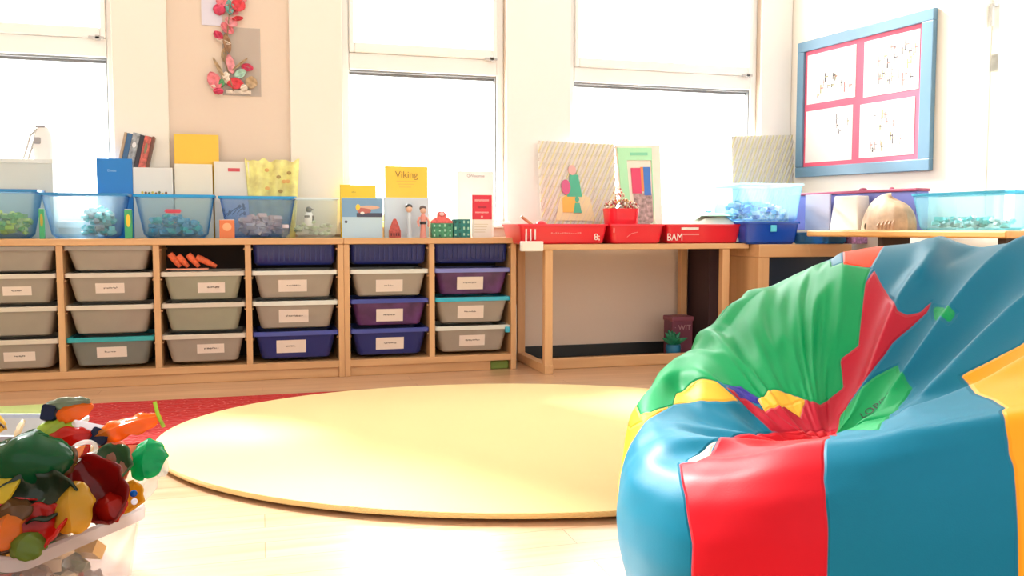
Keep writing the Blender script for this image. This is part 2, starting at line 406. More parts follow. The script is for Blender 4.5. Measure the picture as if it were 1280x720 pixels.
C_blue = clear('clear_blue', (.75, .92, .98), through=.87, rough=.12, tint=(.95, .99, 1), edge=(.0, .40, .80))
C_blue2 = clear('clear_blue_deep', (.40, .58, .95), through=.84, rough=.12, tint=(.90, .95, 1), edge=(.0, .25, .75))
C_clear = clear('clear_plain', (.85, .90, .88), through=.88, rough=.12, tint=(.95, .97, .97))
C_aqua = clear('clear_aqua', (.75, .92, .93), through=.86, rough=.1, tint=(.9, .98, 1), edge=(.1, .6, .7))
RIM_B = mat('rim_blue', (.02, .22, .52), .25)
RIM_B2 = mat('rim_blue_bright', (.01, .32, .70), .25)
lime = [mat('lime', (.50, .62, .02), .4), mat('leaf_green', (.12, .35, .03), .4), mat('pale_lime', (.65, .75, .25), .4)]
teal = [mat('teal', (.01, .45, .45), .4), mat('grey_teal', (.2, .35, .35), .4), mat('aqua', (.25, .7, .7), .4), mat('grey_piece', (.35, .33, .35), .5)]
blues = [mat('sea_blue', (.02, .30, .50), .4), mat('teal', (0, 0, 0)), mat('mid_blue', (.08, .40, .62), .4)]
tans = [mat('tan_block', (.80, .55, .38), .6), mat('pale_wood', (.86, .66, .48), .6), mat('peach_block', (.88, .55, .38), .6)]

r, cx, w, h = clear_box(-62, 45, 236, 3.785, .17, C_blue, RIM_B, 'blue-rimmed clear box of lime green pieces at the cut-off end of the unit')
heap('lime_pieces', w - .08, .11, .095, 110, .034, lime, 'lime and green plastic pieces filling the end clear box', 'toy pieces', (cx, 3.87, ZT + .006), hump=.1)
r, cx, w, h = clear_box(47, 158, 241, 3.785, .17, C_blue, RIM_B, 'blue-rimmed clear box of teal and grey pieces below the blue book')
heap('teal_pieces', (w - .09) * .6, .11, .12, 80, .032, teal, 'teal and grey plastic pieces heaped at one side of a clear box', 'toy pieces', (cx + w * .14, 3.87, ZT + .006))
r, cx, w, h = clear_box(165, 268, 243, 3.785, .17, C_blue, RIM_B2, 'blue-rimmed clear box of sea blue pieces with a small red sticker')
MB().box(-.028, .028, -.0012, 0, -.008, .008).blob((0, -.001, 0), (.033, .001, .006)).build('sticker', mat('sticker_red', (.60, .06, .10), .5), r, loc=(-.005, -.080, h * .62))
heap('blue_pieces', w - .09, .11, .09, 100, .032, blues, 'sea blue and teal plastic pieces in the clear box with the red sticker', 'toy pieces', (cx, 3.87, ZT + .006), hump=.3)
r, cx, w, h = clear_box(272, 371, 245, 3.785, .17, C_blue2, RIM_B2, 'deep blue clear box of wooden blocks next to the clear animal bin')
heap('wooden_blocks', w - .12, .11, .085, 60, .036, tans, 'pale wooden blocks piled in the deep blue clear box', 'wooden blocks', (cx + .01, 3.87, ZT + .006), hump=.15, shape='box')

def book(px0, px1, ytop, Y, thick, m, label, zb=ZT, name='book', cat='book', tilt=0, pages=True, lean=0, group=None):
    a, b = atY(px0, ytop, Y), atY(px1, ytop, Y); w = b.x - a.x; h = (a.z + b.z) / 2 - zb
    r = empty(name, ((a.x + b.x) / 2, Y, zb), label=label, cat=cat, group=group)
    r.rotation_euler = (lean, tilt, 0)
    c = MB().box(-w / 2, w / 2, 0, .002, 0, h).box(-w / 2, w / 2, thick - .002, thick, 0, h).box(-w / 2, -w / 2 + .002, 0, thick, 0, h)
    c.build('cover', m, r, bevel=.0007)
    if pages: MB().box(-w / 2 + .002, w / 2 - .003, .002, thick - .002, .003, h - .003).build('pages', M_paper, r)
    return r, w, h
# front row small packets
def packet(px0, px1, ytop, Y, d, m, label, name='small_carton', cat='carton', extra=None):
    a, b = atY(px0, ytop, Y), atY(px1, ytop, Y); w = b.x - a.x; h = a.z - ZT
    r = empty(name, ((a.x + b.x) / 2, Y + d / 2, ZT), label=label, cat=cat)
    MB().box(-w / 2, w / 2, -d / 2, d / 2, 0, h).build('carton_body', m, r, bevel=.001)
    MB().box(-w / 2 + .002, w / 2 - .002, -d / 2 + .002, d / 2 - .002, h, h + .002).build('lid_flap', M_paper, r)
    if extra:
        q = MB().blob((0, -d / 2, h * .62), (w * .3, .0012, h * .22), 0); q.build('printed_picture', extra, r)
    return r
Mgreen = mat('carton_green', (.05, .38, .16), .5); Myel = mat('sun_yellow', (.85, .60, .05), .5)
packet(155, 164.5, 262, 3.765, .02, Mgreen, 'narrow green carton with yellow picture between two clear boxes', extra=Myel)
packet(48, 54.5, 261, 3.765, .015, Mgreen, 'thin green carton beside the lime box', extra=mat('olive_pic', (.45, .35, .05), .5))
packet(274, 293, 275, 3.768, .022, mat('carton_orange', (.72, .20, .07), .5), 'orange carton in front of the deep blue clear box', extra=mat('carton_pic', (.85, .42, .22), .5))
# glass jar beside it
o = empty('glass_jar', tuple(atY(357, 285, 3.775)[:2]) + (ZT,), label='small clear glass jar before the end of the deep blue box', cat='jar')
MB().loft([circ(.012, 0), circ(.016, .006), circ(.017, .03), circ(.012, .038), circ(.012, .044)]).build('jar_body', C_clear, o, smooth=True)
MB().loft([circ(.0135, .042), circ(.0135, .054), circ(.012, .056)]).build('lid', mat('jar_lid', (.60, .50, .55), .4), o, smooth=True)

# back row
B_blue = mat('book_blue', (.01, .20, .58), .4); B_yel = mat('card_yellow', (.93, .57, .06), .5); B_cream = mat('book_cream', (.84, .80, .68), .6)
B_grey = mat('box_pale_grey', (.62, .65, .62), .6)

def txt(s, size, m, parent, loc, rot=(PI / 2, 0, 0), ext=.0004, name='lettering', align='CENTER', sx=1):
    c = bpy.data.curves.new(name, 'FONT'); c.body = s; c.size = size; c.extrude = ext; c.align_x = align; c.align_y = 'CENTER'
    o = bpy.data.objects.new(name, c); col.objects.link(o); c.materials.append(m)
    me = bpy.data.meshes.new_from_object(o); bpy.data.objects.remove(o)
    o = bpy.data.objects.new(name, me); col.objects.link(o)
    o.parent = parent; o.location = loc; o.rotation_euler = rot; o.scale = (sx, 1, 1)
    return o
r, w, h = book(120, 165, 198, 3.968, .012, B_blue, 'bright blue book standing behind the clear box of teal pieces')
txt('Dooo', .014, mat('pale_blue_ink', (.35, .60, .85), .5), r, (-.01, -.0006, h - .05))
# white box with small row of printed sprigs
a, b = atY(165.5, 209, 3.972), atY(215.5, 209, 3.972)
r = empty('magazine_box', ((a.x + b.x) / 2, 3.972, ZT), label='white box with a row of small sprigs under the leaning books', cat='box')
bw, bh = b.x - a.x, a.z - ZT
MB().box(-bw / 2, bw / 2, 0, .055, 0, bh).build('box_body', mat('box_white', (.78, .78, .75), .6), r, bevel=.002)
m = MB()
for i in range(9):
    x = -bw * .28 + i * bw * .085; hh = random.uniform(.008, .022)
    m.box(x, x + .003, -.0008, 0, bh - .125, bh - .125 + hh, i % 3).blob((x + .0015, -.0006, bh - .125 + hh), (.005, .0008, .006), (i + 1) % 3, 8, 5)
m.build('printed_sprigs', [mat('sprig_green', (.15, .2, .08), .6), mat('sprig_yellow', (.7, .55, .1), .6), mat('sprig_brown', (.25, .12, .06), .6)], r)
# leaning books on the white box
lean_cols = [('book_tan', (.42, .30, .20), .012), ('book_navy', (.04, .12, .26), .020), ('book_silver', (.32, .34, .37), .028), ('book_black', (.03, .03, .045), .017), ('book_red', (.55, .12, .09), .028), ('book_brown', (.16, .06, .04), .009)]
px = 147.5
labs = ['tan book at the window end of the leaning row', 'navy blue book in the leaning row next to the tan one', 'silver grey patterned book in the leaning row', 'black book in the leaning row between silver and red', 'red patterned book in the leaning row', 'thin dark brown book at the yellow-card end of the leaning row']
zb = a.z + .0005
x = atY(146, 209, 3.98).x
for i, (n, c, t) in enumerate(lean_cols):
    hh = .148 + (.006 if i == 2 else 0) - .003 * i
    lean = math.radians(13)
    r = empty('book', (x + .0, 3.976, zb + math.sin(lean) * 0), label=labs[i], cat='book', group='books leaning on the white box')
    r.rotation_euler = (0, lean, 0)
    c_ = mat(n, c, .45, var=.5 if i in (2, 4) else .1, vscale=70)
    MB().box(0, t, 0, .048, .0, hh).build('cover', c_, r, bevel=.0015)
    MB().box(.0015, t - .0015, .003, .0485, hh - .0005, hh + .0006).build('pages', M_paper, r)
    if i == 4: MB().blob((t / 2, -.0004, hh * .62), (.005, .001, .022)).build('printed_figure', mat('fig_green', (.20, .22, .12), .5), r)
    if i == 2: MB().blob((t / 2, -.0004, hh * .66), (.008, .001, .012)).build('printed_figure', mat('fig_white', (.75, .75, .78), .5), r)
    x += t / math.cos(lean) + .0007
r, w, h = book(217, 273, 168, 4.010, .010, B_yel, 'large plain yellow card folder standing behind the cream book', name='card_folder', cat='folder')
r, w, h = book(217.5, 265, 205, 3.985, .016, B_cream, 'plain cream book in front of the yellow card folder')
r, w, h = book(267, 311, 202, 3.990, .010, mat('book_white', (.82, .78, .70), .6), 'white plant book with red title patch beside the cream book')
MB().box(-w * .1, w * .24, -.001, 0, h - .042, h - .028).build('title_patch', mat('patch_red', (.65, .08, .10), .5), r)
m = MB()
for (x0, z0, x1, z1) in ((-.02, .095, .03, .135), (.0, .1, .045, .14), (.02, .105, .048, .128), (-.035, .085, -.01, .11), (-.03, .09, -.036, .118), (.03, .095, .05, .105)):
    m.tube([(x0, -.0012, z0), ((x0 + x1) / 2, -.0012, (z0 + z1) / 2 + .006), (x1, -.0012, z1)], .0022, 6)
    m.blob((x1, -.001, z1), (.006, .001, .009), 0, 8, 5)
m.build('printed_plant', mat('plant_ink', (.10, .09, .04), .6), r)
# yellow fanned sheet
r = empty('fan_sheet', tuple(atY(342, 285, 3.982)[:2]) + (ZT,), label='wavy pale yellow patterned plastic bag behind the deep blue box', cat='bag')
ztop = atY(342, 198, 3.982).z - ZT
m = MB(); n = 40; W = atY(377, 285, 3.982).x - atY(309, 285, 3.982).x
vs, fs = [], []
for i in range(n + 1):
    t = i / n; x = -W / 2 + W * t
    top = ztop - .012 * abs(math.sin(t * 9.4)) - .004 * math.sin(t * 31)
    y = .012 * math.sin(t * 19)
    for k in range(9):
        q = k / 8
        xx = x * (.80 + .20 * q)
        vs.append((xx, y * (.3 + .7 * q), top * q)); 
for i in range(n):
    for k in range(8):
        a_ = i * 9 + k; fs.append((a_, a_ + 9, a_ + 10, a_ + 1))
m.add(vs, fs); o = m.build('bag_film', mat('film_yellow', (.90, .78, .28), .35, var=.25, vscale=22), r, smooth=True)
sd = o.modifiers.new('thick', 'SOLIDIFY'); sd.thickness = .002
m = MB()
for i in range(7): m.blob((random.uniform(-.03, .07), -.016, ztop - random.uniform(.03, .15)), (.010, .001, .008), i % 2, 8, 5)
m.build('printed_spots', [mat('spot_orange', (.75, .42, .12), .5), mat('spot_brown', (.40, .28, .08), .5)], r)

# pale grey box with the small object on top, at the window end
a, b = atY(-40, 197, 3.965), atY(65, 197, 3.965)
r = empty('grey_box', ((a.x + b.x) / 2, 3.965, ZT), label='pale grey box standing by the window behind the lime box', cat='box')
bw, bh = b.x - a.x, a.z - ZT
MB().box(-bw / 2, bw / 2, 0, .085, 0, bh - .012).build('box_body', B_grey, r, bevel=.003)
MB().box(-bw / 2 - .003, bw / 2 + .003, -.003, .088, bh - .018, bh).build('lid', mat('grey_lid', (.75, .77, .74), .5), r, bevel=.003)
zb = a.z + .0005; c = atY(58, 197, 4.0)
r = empty('toy_telescope', (c.x - .03, 4.01, zb), label='small white toy with dark lens and grey straps on the pale grey box', cat='toy')
Mw = mat('toy_white', (.85, .85, .85), .4); Mg = mat('toy_grey', (.35, .34, .36), .5)
m = MB(); m.loft([rrect(.075, .05, .02, 0), rrect(.078, .052, .02, .05), rrect(.066, .046, .02, .10), rrect(.040, .03, .014, .130)]); m.build('toy_body', Mw, r, smooth=True, loc=(.02, 0, 0))
MB().box(-.012, .014, -.032, -.02, .062, .088).build('lens', Mg, r, bevel=.004)
MB().box(-.008, .03, -.018, .006, .128, .138).build('cap', Mg, r, bevel=.004)
for dx in (0, .018):
    MB().tube([(-.055 + dx, -.01, .0), (-.038 + dx, -.012, .05), (-.026 + dx, -.012, .095), (.0, -.008, .125)], .005, 8).build('strap', mat('toy_strap', (.55, .54, .52), .5), r, smooth=True)

# clear animal bin with penguin figures
r, cx, w, h = clear_box(366, 425, 247, 3.785, .17, C_clear, mat('rim_clear', (.70, .82, .86), .3), 'clear rimless bin of pale green toy animals left of the picture book', taper=.01, rim=.006)
heap('green_animals', w - .02, .12, .062, 46, .026, [mat('pale_green', (.50, .60, .38), .5), mat('sage', (.60, .68, .50), .5), mat('grey_green', (.40, .44, .34), .5)], 'pale green toy pieces in the bottom of the clear bin', 'toy pieces', (cx - .01, 3.87, ZT + .006), shape='blob', hump=.3)
p = atY(386, 262, 3.84)
r = empty('toy_penguin', (p.x, 3.84, ZT + .05), label='black and white toy penguin standing in the clear animal bin', cat='toy penguin')
Mk = mat('penguin_black', (.02, .02, .025), .4)
MB().loft([circ(.012, 0, 14), circ(.02, .012, 14), circ(.019, .04, 14), circ(.012, .058, 14)]).build('toy_body', Mw, r, smooth=True)
MB().blob((0, 0, .070), (.013, .013, .013)).build('head', Mk, r, smooth=True)
MB().loft([circ(.004, 0, 8), circ(.0008, .016, 8)]).build('beak', Mk, r, loc=(.008, -.006, .070)).rotation_euler = (PI / 2, 0, .8)
MB().box(-.020, .002, -.021, -.013, .036, .046).box(.012, .02, -.016, .01, .012, .045).build('wing', Mk, r, bevel=.003)

# picture book with blue covers, yellow cards behind
a, b = atY(427, 247, 3.80), atY(478, 247, 3.80); w, h = b.x - a.x, a.z - ZT
r = empty('picture_book', ((a.x + b.x) / 2, 3.80, ZT), label='blue picture book with a boat scene standing at the join of the units', cat='book')
MB().box(-w / 2, w / 2, 0, .014, 0, h).build('cover', mat('cover_ice', (.48, .66, .80), .4), r, bevel=.001)
MB().box(-w / 2 + .002, w / 2 - .002, -.0008, 0, h * .52, h - .003).build('sky_panel', mat('cover_blue', (.20, .38, .60), .4), r)
q = MB()
q.blob((.008, -.001, h * .68), (.03, .001, .016), 0, 12, 6).blob((.03, -.001, h * .76), (.045, .001, .008), 1, 12, 6)
q.box(-.024, w / 2 - .003, -.0016, 0, h * .52, h * .62, 2).blob((-.018, -.001, h * .76), (.010, .001, .014), 3, 10, 6).blob((0.0, -.002, h * .62), (.009, .001, .006), 4, 8, 5)
q.build('boat_picture', [mat('boat_red', (.50, .16, .14), .5), mat('boat_peach', (.75, .48, .36), .5), mat('boat_dark', (.06, .07, .12), .5), Myel, Mw], r)
MB().blob((-w * .40, -.001, h * .40), (.006, .001, .006)).build('printed_spot', mat('boat_dark'), r)
r, w2, h2 = book(425, 470, 231, 3.985, .006, mat('card_yellow_b', (.90, .62, .04), .5), 'low yellow card peeping over the blue picture book', name='yellow_card', cat='card')
txt('oh a', .010, mat('card_ink', (.35, .18, .04), .6), r, (-.02, -.0005, h2 - .032))
r, w2, h2 = book(481, 534.5, 208, 3.975, .008, mat('card_yellow_c', (.90, .58, .06), .5), 'yellow card reading Viking standing over the pale blue folder', name='yellow_card', cat='card')
txt('Viking', .042, mat('card_ink'), r, (0, -.0006, h2 - .038))
m = MB()
for k in range(3): m.box(-.045 + .006 * k, .045 - .012 * k, -.0008, 0, h2 - .068 - .013 * k, h2 - .066 - .013 * k)
m.build('small_print', mat('print_orange', (.75, .40, .08), .6), r)
r, w2, h2 = book(480, 536, 247, 3.86, .012, mat('folder_ice', (.62, .72, .82), .4), 'pale blue folder behind the small red and black figures', name='folder', cat='folder')
# leaflet holder, grey headed board and red leaflet
r, w2, h2 = book(572, 617, 214, 3.985, .006, mat('board_white', (.86, .86, .84), .5), 'white board with one grey printed line behind the red leaflet', name='white_board', cat='board')
txt('QWexamae', .018, mat('grey_print', (.32, .30, .33), .6), r, (0, -.0006, h2 - .022), sx=.95)
r, w2, h2 = book(590, 615, 243, 3.80, .010, mat('leaflet_white', (.82, .78, .72), .5), 'white leaflet with red printed panel at the end of the unit', name='leaflet', cat='leaflet')
MB().box(-w2 / 2 + .001, w2 / 2 - .001, -.0008, 0, h2 * .42, h2 - .003).build('red_panel', mat('leaflet_red', (.70, .03, .06), .5), r)
pk = mat('leaflet_pink', (.85, .45, .45), .5)
m = MB()
for zz_, hw_, hh_ in ((.86, .36, .010), (.70, .22, .009), (.58, .34, .007), (.48, .06, .009)):
    x_ = -w2 * hw_
    while x_ < w2 * hw_ - .002:
        m.box(x_, x_ + .0024, -.0014, 0, h2 * zz_ - hh_ / 2 * random.uniform(.6, 1), h2 * zz_ + hh_ / 2, 1 if zz_ == .70 else 0); x_ += .0034
m.build('printed_lines', [pk, mat('leaflet_dark', (.35, .02, .04), .5)], r)
m = MB()
for k in range(4): m.box(-w2 * .38, w2 * (.3 - .05 * k), -.0006, 0, h2 * (.30 - .06 * k), h2 * (.315 - .06 * k))
m.build('small_print', mat('print_tan', (.65, .58, .45), .6), r)

# little figures in front
def figure(px, Y, h, label, cols, name='toy_figure', cat='toy figure', arms=True, w=1.0):
    p = atY(px, 285, Y)
    r = empty(name, (p.x, Y, ZT), label=label, cat=cat)
    s = h / .07
    MB().loft([circ(.010 * s * w, 0, 14), circ(.0095 * s * w, .004 * s, 14), circ(.0065 * s * w, .030 * s, 14), circ(.0085 * s * w, .044 * s, 14), circ(.004 * s * w, .052 * s, 14)]).build('toy_body', cols[0], r, smooth=True)
    MB().blob((0, 0, .058 * s), (.0065 * s, .0065 * s, .0075 * s)).build('head', cols[1], r, smooth=True)
    MB().blob((0, .002 * s, .0625 * s), (.0075 * s, .007 * s, .0065 * s)).build('hair', cols[2], r, smooth=True)
    if arms:
        for sx in (-1, 1): MB().tube([(sx * .007 * s, 0, .044 * s), (sx * .012 * s, -.002 * s, .034 * s), (sx * .010 * s, -.006 * s, .024 * s)], .0024 * s, 8).build('arm', cols[0], r, smooth=True)
    return r
def red_cone(px, Y, h, lb):
    p = atY(px, 285, Y); r = empty('toy_castle', (p.x, Y, ZT), label=lb, cat='toy castle')
    m = MB(); m.loft([rrect(.05, .03, .006, 0), rrect(.05, .03, .006, h * .35), rrect(.034, .024, .006, h * .65), rrect(.018, .014, .004, h * .9), rrect(.010, .01, .003, h)])
    m.build('tower', mat('brick_red', (.42, .07, .06), .5, var=.3, vscale=80), r, smooth=False, bevel=.002)
    m = MB()
    for k in range(4): m.box(-.02 + k * .011, -.015 + k * .011, -.0165, -.014, .008, .020)
    m.build('tower_windows', mat('castle_dark', (.10, .02, .02), .6), r)
    return r
red_cone(493.5, 3.79, .082, 'dark red stepped toy tower before the pale blue folder')
figure(511.5, 3.815, .150, 'tall pale blue toy figure with black hair before the folder', [mat('fig_ice', (.60, .70, .80), .4), mat('skin_toy', (.75, .48, .36), .5), Mk], arms=False, w=.55)
r = figure(529, 3.79, .142, 'pink toy doll with dark hair standing beside the red topped toy house', [mat('doll_pink', (.72, .30, .26), .5), mat('skin_toy'), mat('doll_hair', (.09, .06, .06), .6)], name='toy_doll', cat='doll', w=.75)
MB().loft([circ(.0145, .058, 14), circ(.0150, .070, 14)]).build('belt', Mk, r, smooth=True)
def toy_house(px0, px1, ytop, Y, m1, label, top=False):
    a, b = atY(px0, ytop, Y), atY(px1, ytop, Y); w, h = b.x - a.x, a.z - ZT
    r = empty('toy_house', ((a.x + b.x) / 2, Y + .02, ZT), label=label, cat='toy house', group='green patterned toy houses')
    MB().box(-w / 2, w / 2, -.02, .02, 0, h).build('house_body', m1, r, bevel=.002)
    m = MB()
    for i in range(4):
        for k in range(3):
            x = -w / 2 + (i + .5) * w / 4; z = (k + .55) * h / 3
            m.box(x - .004, x + .003, -.0212, -.019, z - .006, z + random.uniform(.001, .007), random.randrange(2))
    m.build('leaf_print', [mat('leaf_light', (.35, .62, .48), .5), mat('leaf_deep', (.01, .08, .06), .5)], r)
    return r, w, h
r, w, h = toy_house(540, 566, 279, 3.775, mat('house_green', (.05, .25, .13), .5, var=.4, vscale=70), 'green leafy toy house with a red roof')
m = MB(); m.loft([rrect(w * 1.02, .03, .004, h), rrect(w * 1.02, .03, .004, h + .008), rrect(w * .66, .02, .004, h + .022), rrect(w * .42, .016, .004, h + .026), rrect(w * .42, .016, .004, h + .040), rrect(w * .25, .01, .003, h + .052)])
m.build('roof', mat('roof_red', (.75, .12, .11), .5, var=.3, vscale=90), r, bevel=.002)
MB().blob((0, -.010, h + .040), (.011, .003, .008)).build('roof_ornament', mat('roof_pink', (.88, .50, .50), .5), r, smooth=True)
toy_house(567, 588, 274, 3.775, mat('house_teal', (.01, .17, .16), .5, var=.35, vscale=60), 'flat topped dark teal toy house next to the red leaflet')

# ------------------------------------------------------------------ low table and cabinet
ZTB = .560
YT = 3.575
r = empty('low_table', (1.1, YT, 0), label='low beech table carrying the red trays', cat='table')
L = Matrix.Translation((-1.1, -YT, 0))
TX0, TX1 = 1.112, 2.150
MB().box(TX0, TX1, YT - .006, 4.03, ZTB - .024, ZTB, M=L).build('table_top', M_beech, r, bevel=.003)
for (x, y) in ((1.172, YT), (2.02, YT), (1.172, 3.985), (2.02, 3.985)):
    MB().box(x, x + .036, y, y + .036, 0.028 if True else 0, ZTB - .024, M=L).build('leg', M_beechv, r, bevel=.003)
for x in (1.172, 2.02):
    MB().box(x - .001, x + .037, YT - .004, 4.022, 0, .04, M=L).build('foot_rail', M_beechy, r, bevel=.003)
MB().box(1.209, 2.019, 3.69, 3.715, .0, .048, M=L).build('floor_rail', M_beech, r, bevel=.003)
MB().box(1.209, 2.019, YT + .02, YT + .036, ZTB - .06, ZTB - .0245, M=L).build('apron', M_beech, r, bevel=.002) if False else None

CX0, CX1, YC = 2.158, 2.645, 3.50
r = empty('low_cabinet', (CX0, YC, 0), label='beech cabinet with dark inside next to the low table', cat='cabinet')
L = Matrix.Translation((-CX0, -YC, 0))
MB().box(CX0, CX1, YC - .004, 4.03, ZTB - .062, ZTB - .004, M=L).build('cabinet_top', M_beech, r, bevel=.003)
MB().box(CX0, CX0 + .055, YC, 4.03, 0, ZTB - .062, M=L).build('side_panel', M_beechv, r, bevel=.002)
MB().box(CX1 - .03, CX1, YC, 4.03, 0, ZTB - .062, M=L).build('side_panel', M_beechv, r, bevel=.002)
MB().box(CX0 + .055, CX1 - .03, YC, 4.03, 0, .05, M=L).build('bottom_board', M_beech, r)
MB().box(CX0 + .055, CX1 - .03, YC + .03, YC + .04, .05, ZTB - .062, M=L).build('opening_shade_sheet', mat('opening_shade', (.02, .03, .05), .25), r)  # dark colour of this sheet stands in for the shade inside the open cabinet
# dark tall panel standing in the gap
tag(MB().box(2.075, 2.150, 3.80, 4.02, 0, ZTB - .026).build('dark_board', mat('board_maroon', (.045, .018, .025), .6), bevel=.002), 'dark maroon board standing on the floor between table leg and cabinet', 'board')

# socket box under the table
r = empty('pipe_box', (1.135, 3.98, .0), label='pale upright box against the wall under the table end', cat='box')
MB().box(-.035, .03, 0, .05, 0, .27).build('box_body', M_cream, r, bevel=.004)
MB().box(-.028, -.022, -.002, 0, .02, .25).box(.006, .012, -.004, 0, .02, .05).build('groove', M_ink, r)
# things under the table, right
p = atZ(868, 441, 0)
r = empty('purple_case', (1.955, 3.83, .0), label='plum coloured case with faint lettering on the floor under the table', cat='case')
MB().box(-.055, .055, 0, .10, 0, .20).build('case_body', mat('case_plum', (.16, .04, .08), .5), r, bevel=.008)
MB().box(-.058, .058, -.003, .103, .18, .205).build('lid', mat('lid_plum', (.22, .06, .10), .5), r, bevel=.006)
txt('· WIT', .036, mat('plum_ink', (.40, .22, .26), .6), r, (.0, -.0006, .150))
r = empty('toy_plant', (1.875, 3.768, 0), label='dark green leafy toy on a blue pot by the table rail', cat='toy plant')
MB().loft([circ(.028, 0, 14), circ(.036, .06, 14), circ(.034, .08, 14)]).build('pot', mat('pot_blue', (.01, .16, .32), .4), r, smooth=True)
m = MB()
for i in range(15):
    a = i * 2.4; t = random.uniform(.3, 1.2); l = random.uniform(.05, .075)
    d = Vector((math.cos(a) * math.sin(t), math.sin(a) * math.sin(t), math.cos(t)))
    m.tube([Vector((0, 0, .075)), Vector((0, 0, .085)) + d * l * .5, Vector((0, 0, .08)) + d * l], [.006, .014, .002], 6)
m.build('leaves', mat('leaf_dark', (.01, .20, .10), .5), r, smooth=True)

# ------------------------------------------------------------------ red trays
M_red = mat('tray_red', (.78, .012, .03), .28, coat=.3)
M_rw = mat('red_white_mark', (.85, .78, .74), .5)
def red_tray(x0, x1, yf, d, h, label, marks=None, z=ZTB):
    w = x1 - x0
    r = empty('red_tray', ((x0 + x1) / 2, yf + d / 2, z), label=label, cat='tray', group='red trays on the low table')
    m = MB()
    m.loft([rrect(w - .05, d - .05, .02, .0, 5), rrect(w - .036, d - .036, .022, .006, 5), rrect(w - .012, d - .012, .018, h - .006, 5), rrect(w - .016, d - .016, .016, h - .006, 5), rrect(w - .040, d - .040, .020, .008, 5), rrect(w - .06, d - .06, .018, .004, 5)])
    m.build('tray_body', M_red, r, smooth=True)
    m = MB(); m.loft([rrect(w - .014, d - .014, .018, h - .008, 5), rrect(w, d, .02, h - .008, 5), rrect(w, d, .02, h, 5), rrect(w - .016, d - .016, .016, h, 5), rrect(w - .016, d - .016, .016, h - .008, 5)], False, False)
    m.build('rim', M_red, r, smooth=True)
    return r, w
zr = lambda px, py, Y: atY(px, py, Y).z
xa = lambda px: atY(px, 300, YT).x
hR = .087
r, w = red_tray(xa(650), xa(763), YT + .01, .30, hR, 'red tray at the unit end of the low table with a wooden stick in it')
yf = lambda z: -.15 + .018 - (.012) * z / hR - .0006
m = MB()
for i in range(3): m.box(-w / 2 + .030 + i * .020, -w / 2 + .036 + i * .020, yf(.03) - .006, yf(.03), .012 + .004 * i, .066)
m.build('white_mark', M_rw, r)
m = MB()
for i in range(14): m.box(-.06 + i * .010, -.055 + i * .010, yf(.05) - .005, yf(.05), .046, .046 + random.uniform(.002, .006))
m.build('small_print', mat('print_pinkred', (.85, .25, .25), .5), r)
txt('8;', .040, M_rw, r, (w / 2 - .055, yf(.03) - .004, .030))
r, w = red_tray(xa(763.5), xa(834), YT + .01, .30, hR, 'middle one of the three red trays, below the pot of beads')
m = MB().box(-w / 2 + .02, -w / 2 + .025, yf(.03) - .006, yf(.03), .05, .07).tube([(-.05, yf(.03) - .004, .03), (-.03, yf(.03) - .005, .045), (.0, yf(.03) - .005, .052)], .0015, 6).build('white_mark', mat('print_pinkred'), r)
r, w = red_tray(xa(834.5), xa(931), YT + .01, .30, hR, 'red tray holding the pale folded cloth at the cabinet end of the table')
txt('BAM', .046, M_rw, r, (-w / 2 + .045, yf(.03) - .004, .028), sx=.85)
MB().box(-w / 2 + .075, -w / 2 + .160, yf(.06) - .0065, yf(.06), .062, .073).build('white_mark', M_rw, r, bevel=.001)
MB().box(-w / 2 + .080, -w / 2 + .165, yf(.04) - .005, yf(.04), .038, .044).build('pink_mark', mat('print_pinkred'), r, bevel=.001)
# white block under the first tray's end (stands on the table top edge)
tag(MB().box(xa(649), xa(676), YT - .040, YT - .0065, ZTB - .028, ZTB + .014).build('white_clip', mat('clip_white', (.84, .80, .74), .4), bevel=.004), 'white clamp block on the table edge under the first red tray', 'clamp')
# stick and red lump
o = MB().tube([(0, 0, 0), (-.06, 0, .045)], [.006, .0065], 10).build('wooden_stick', mat('stick_wood', (.45, .26, .13), .6), smooth=True, loc=(xa(672) + .005, YT + .06, ZTB + hR - .012)); tag(o, 'short brown wooden stick poking out of the first red tray', 'stick')
o = MB().blob((0, 0, 0), (.026, .02, .016)).build('red_ball_toy', M_red, smooth=True, loc=(xa(682), YT + .06, ZTB + hR - .002)); tag(o, 'small red rounded toy at the stick in the first red tray', 'toy')

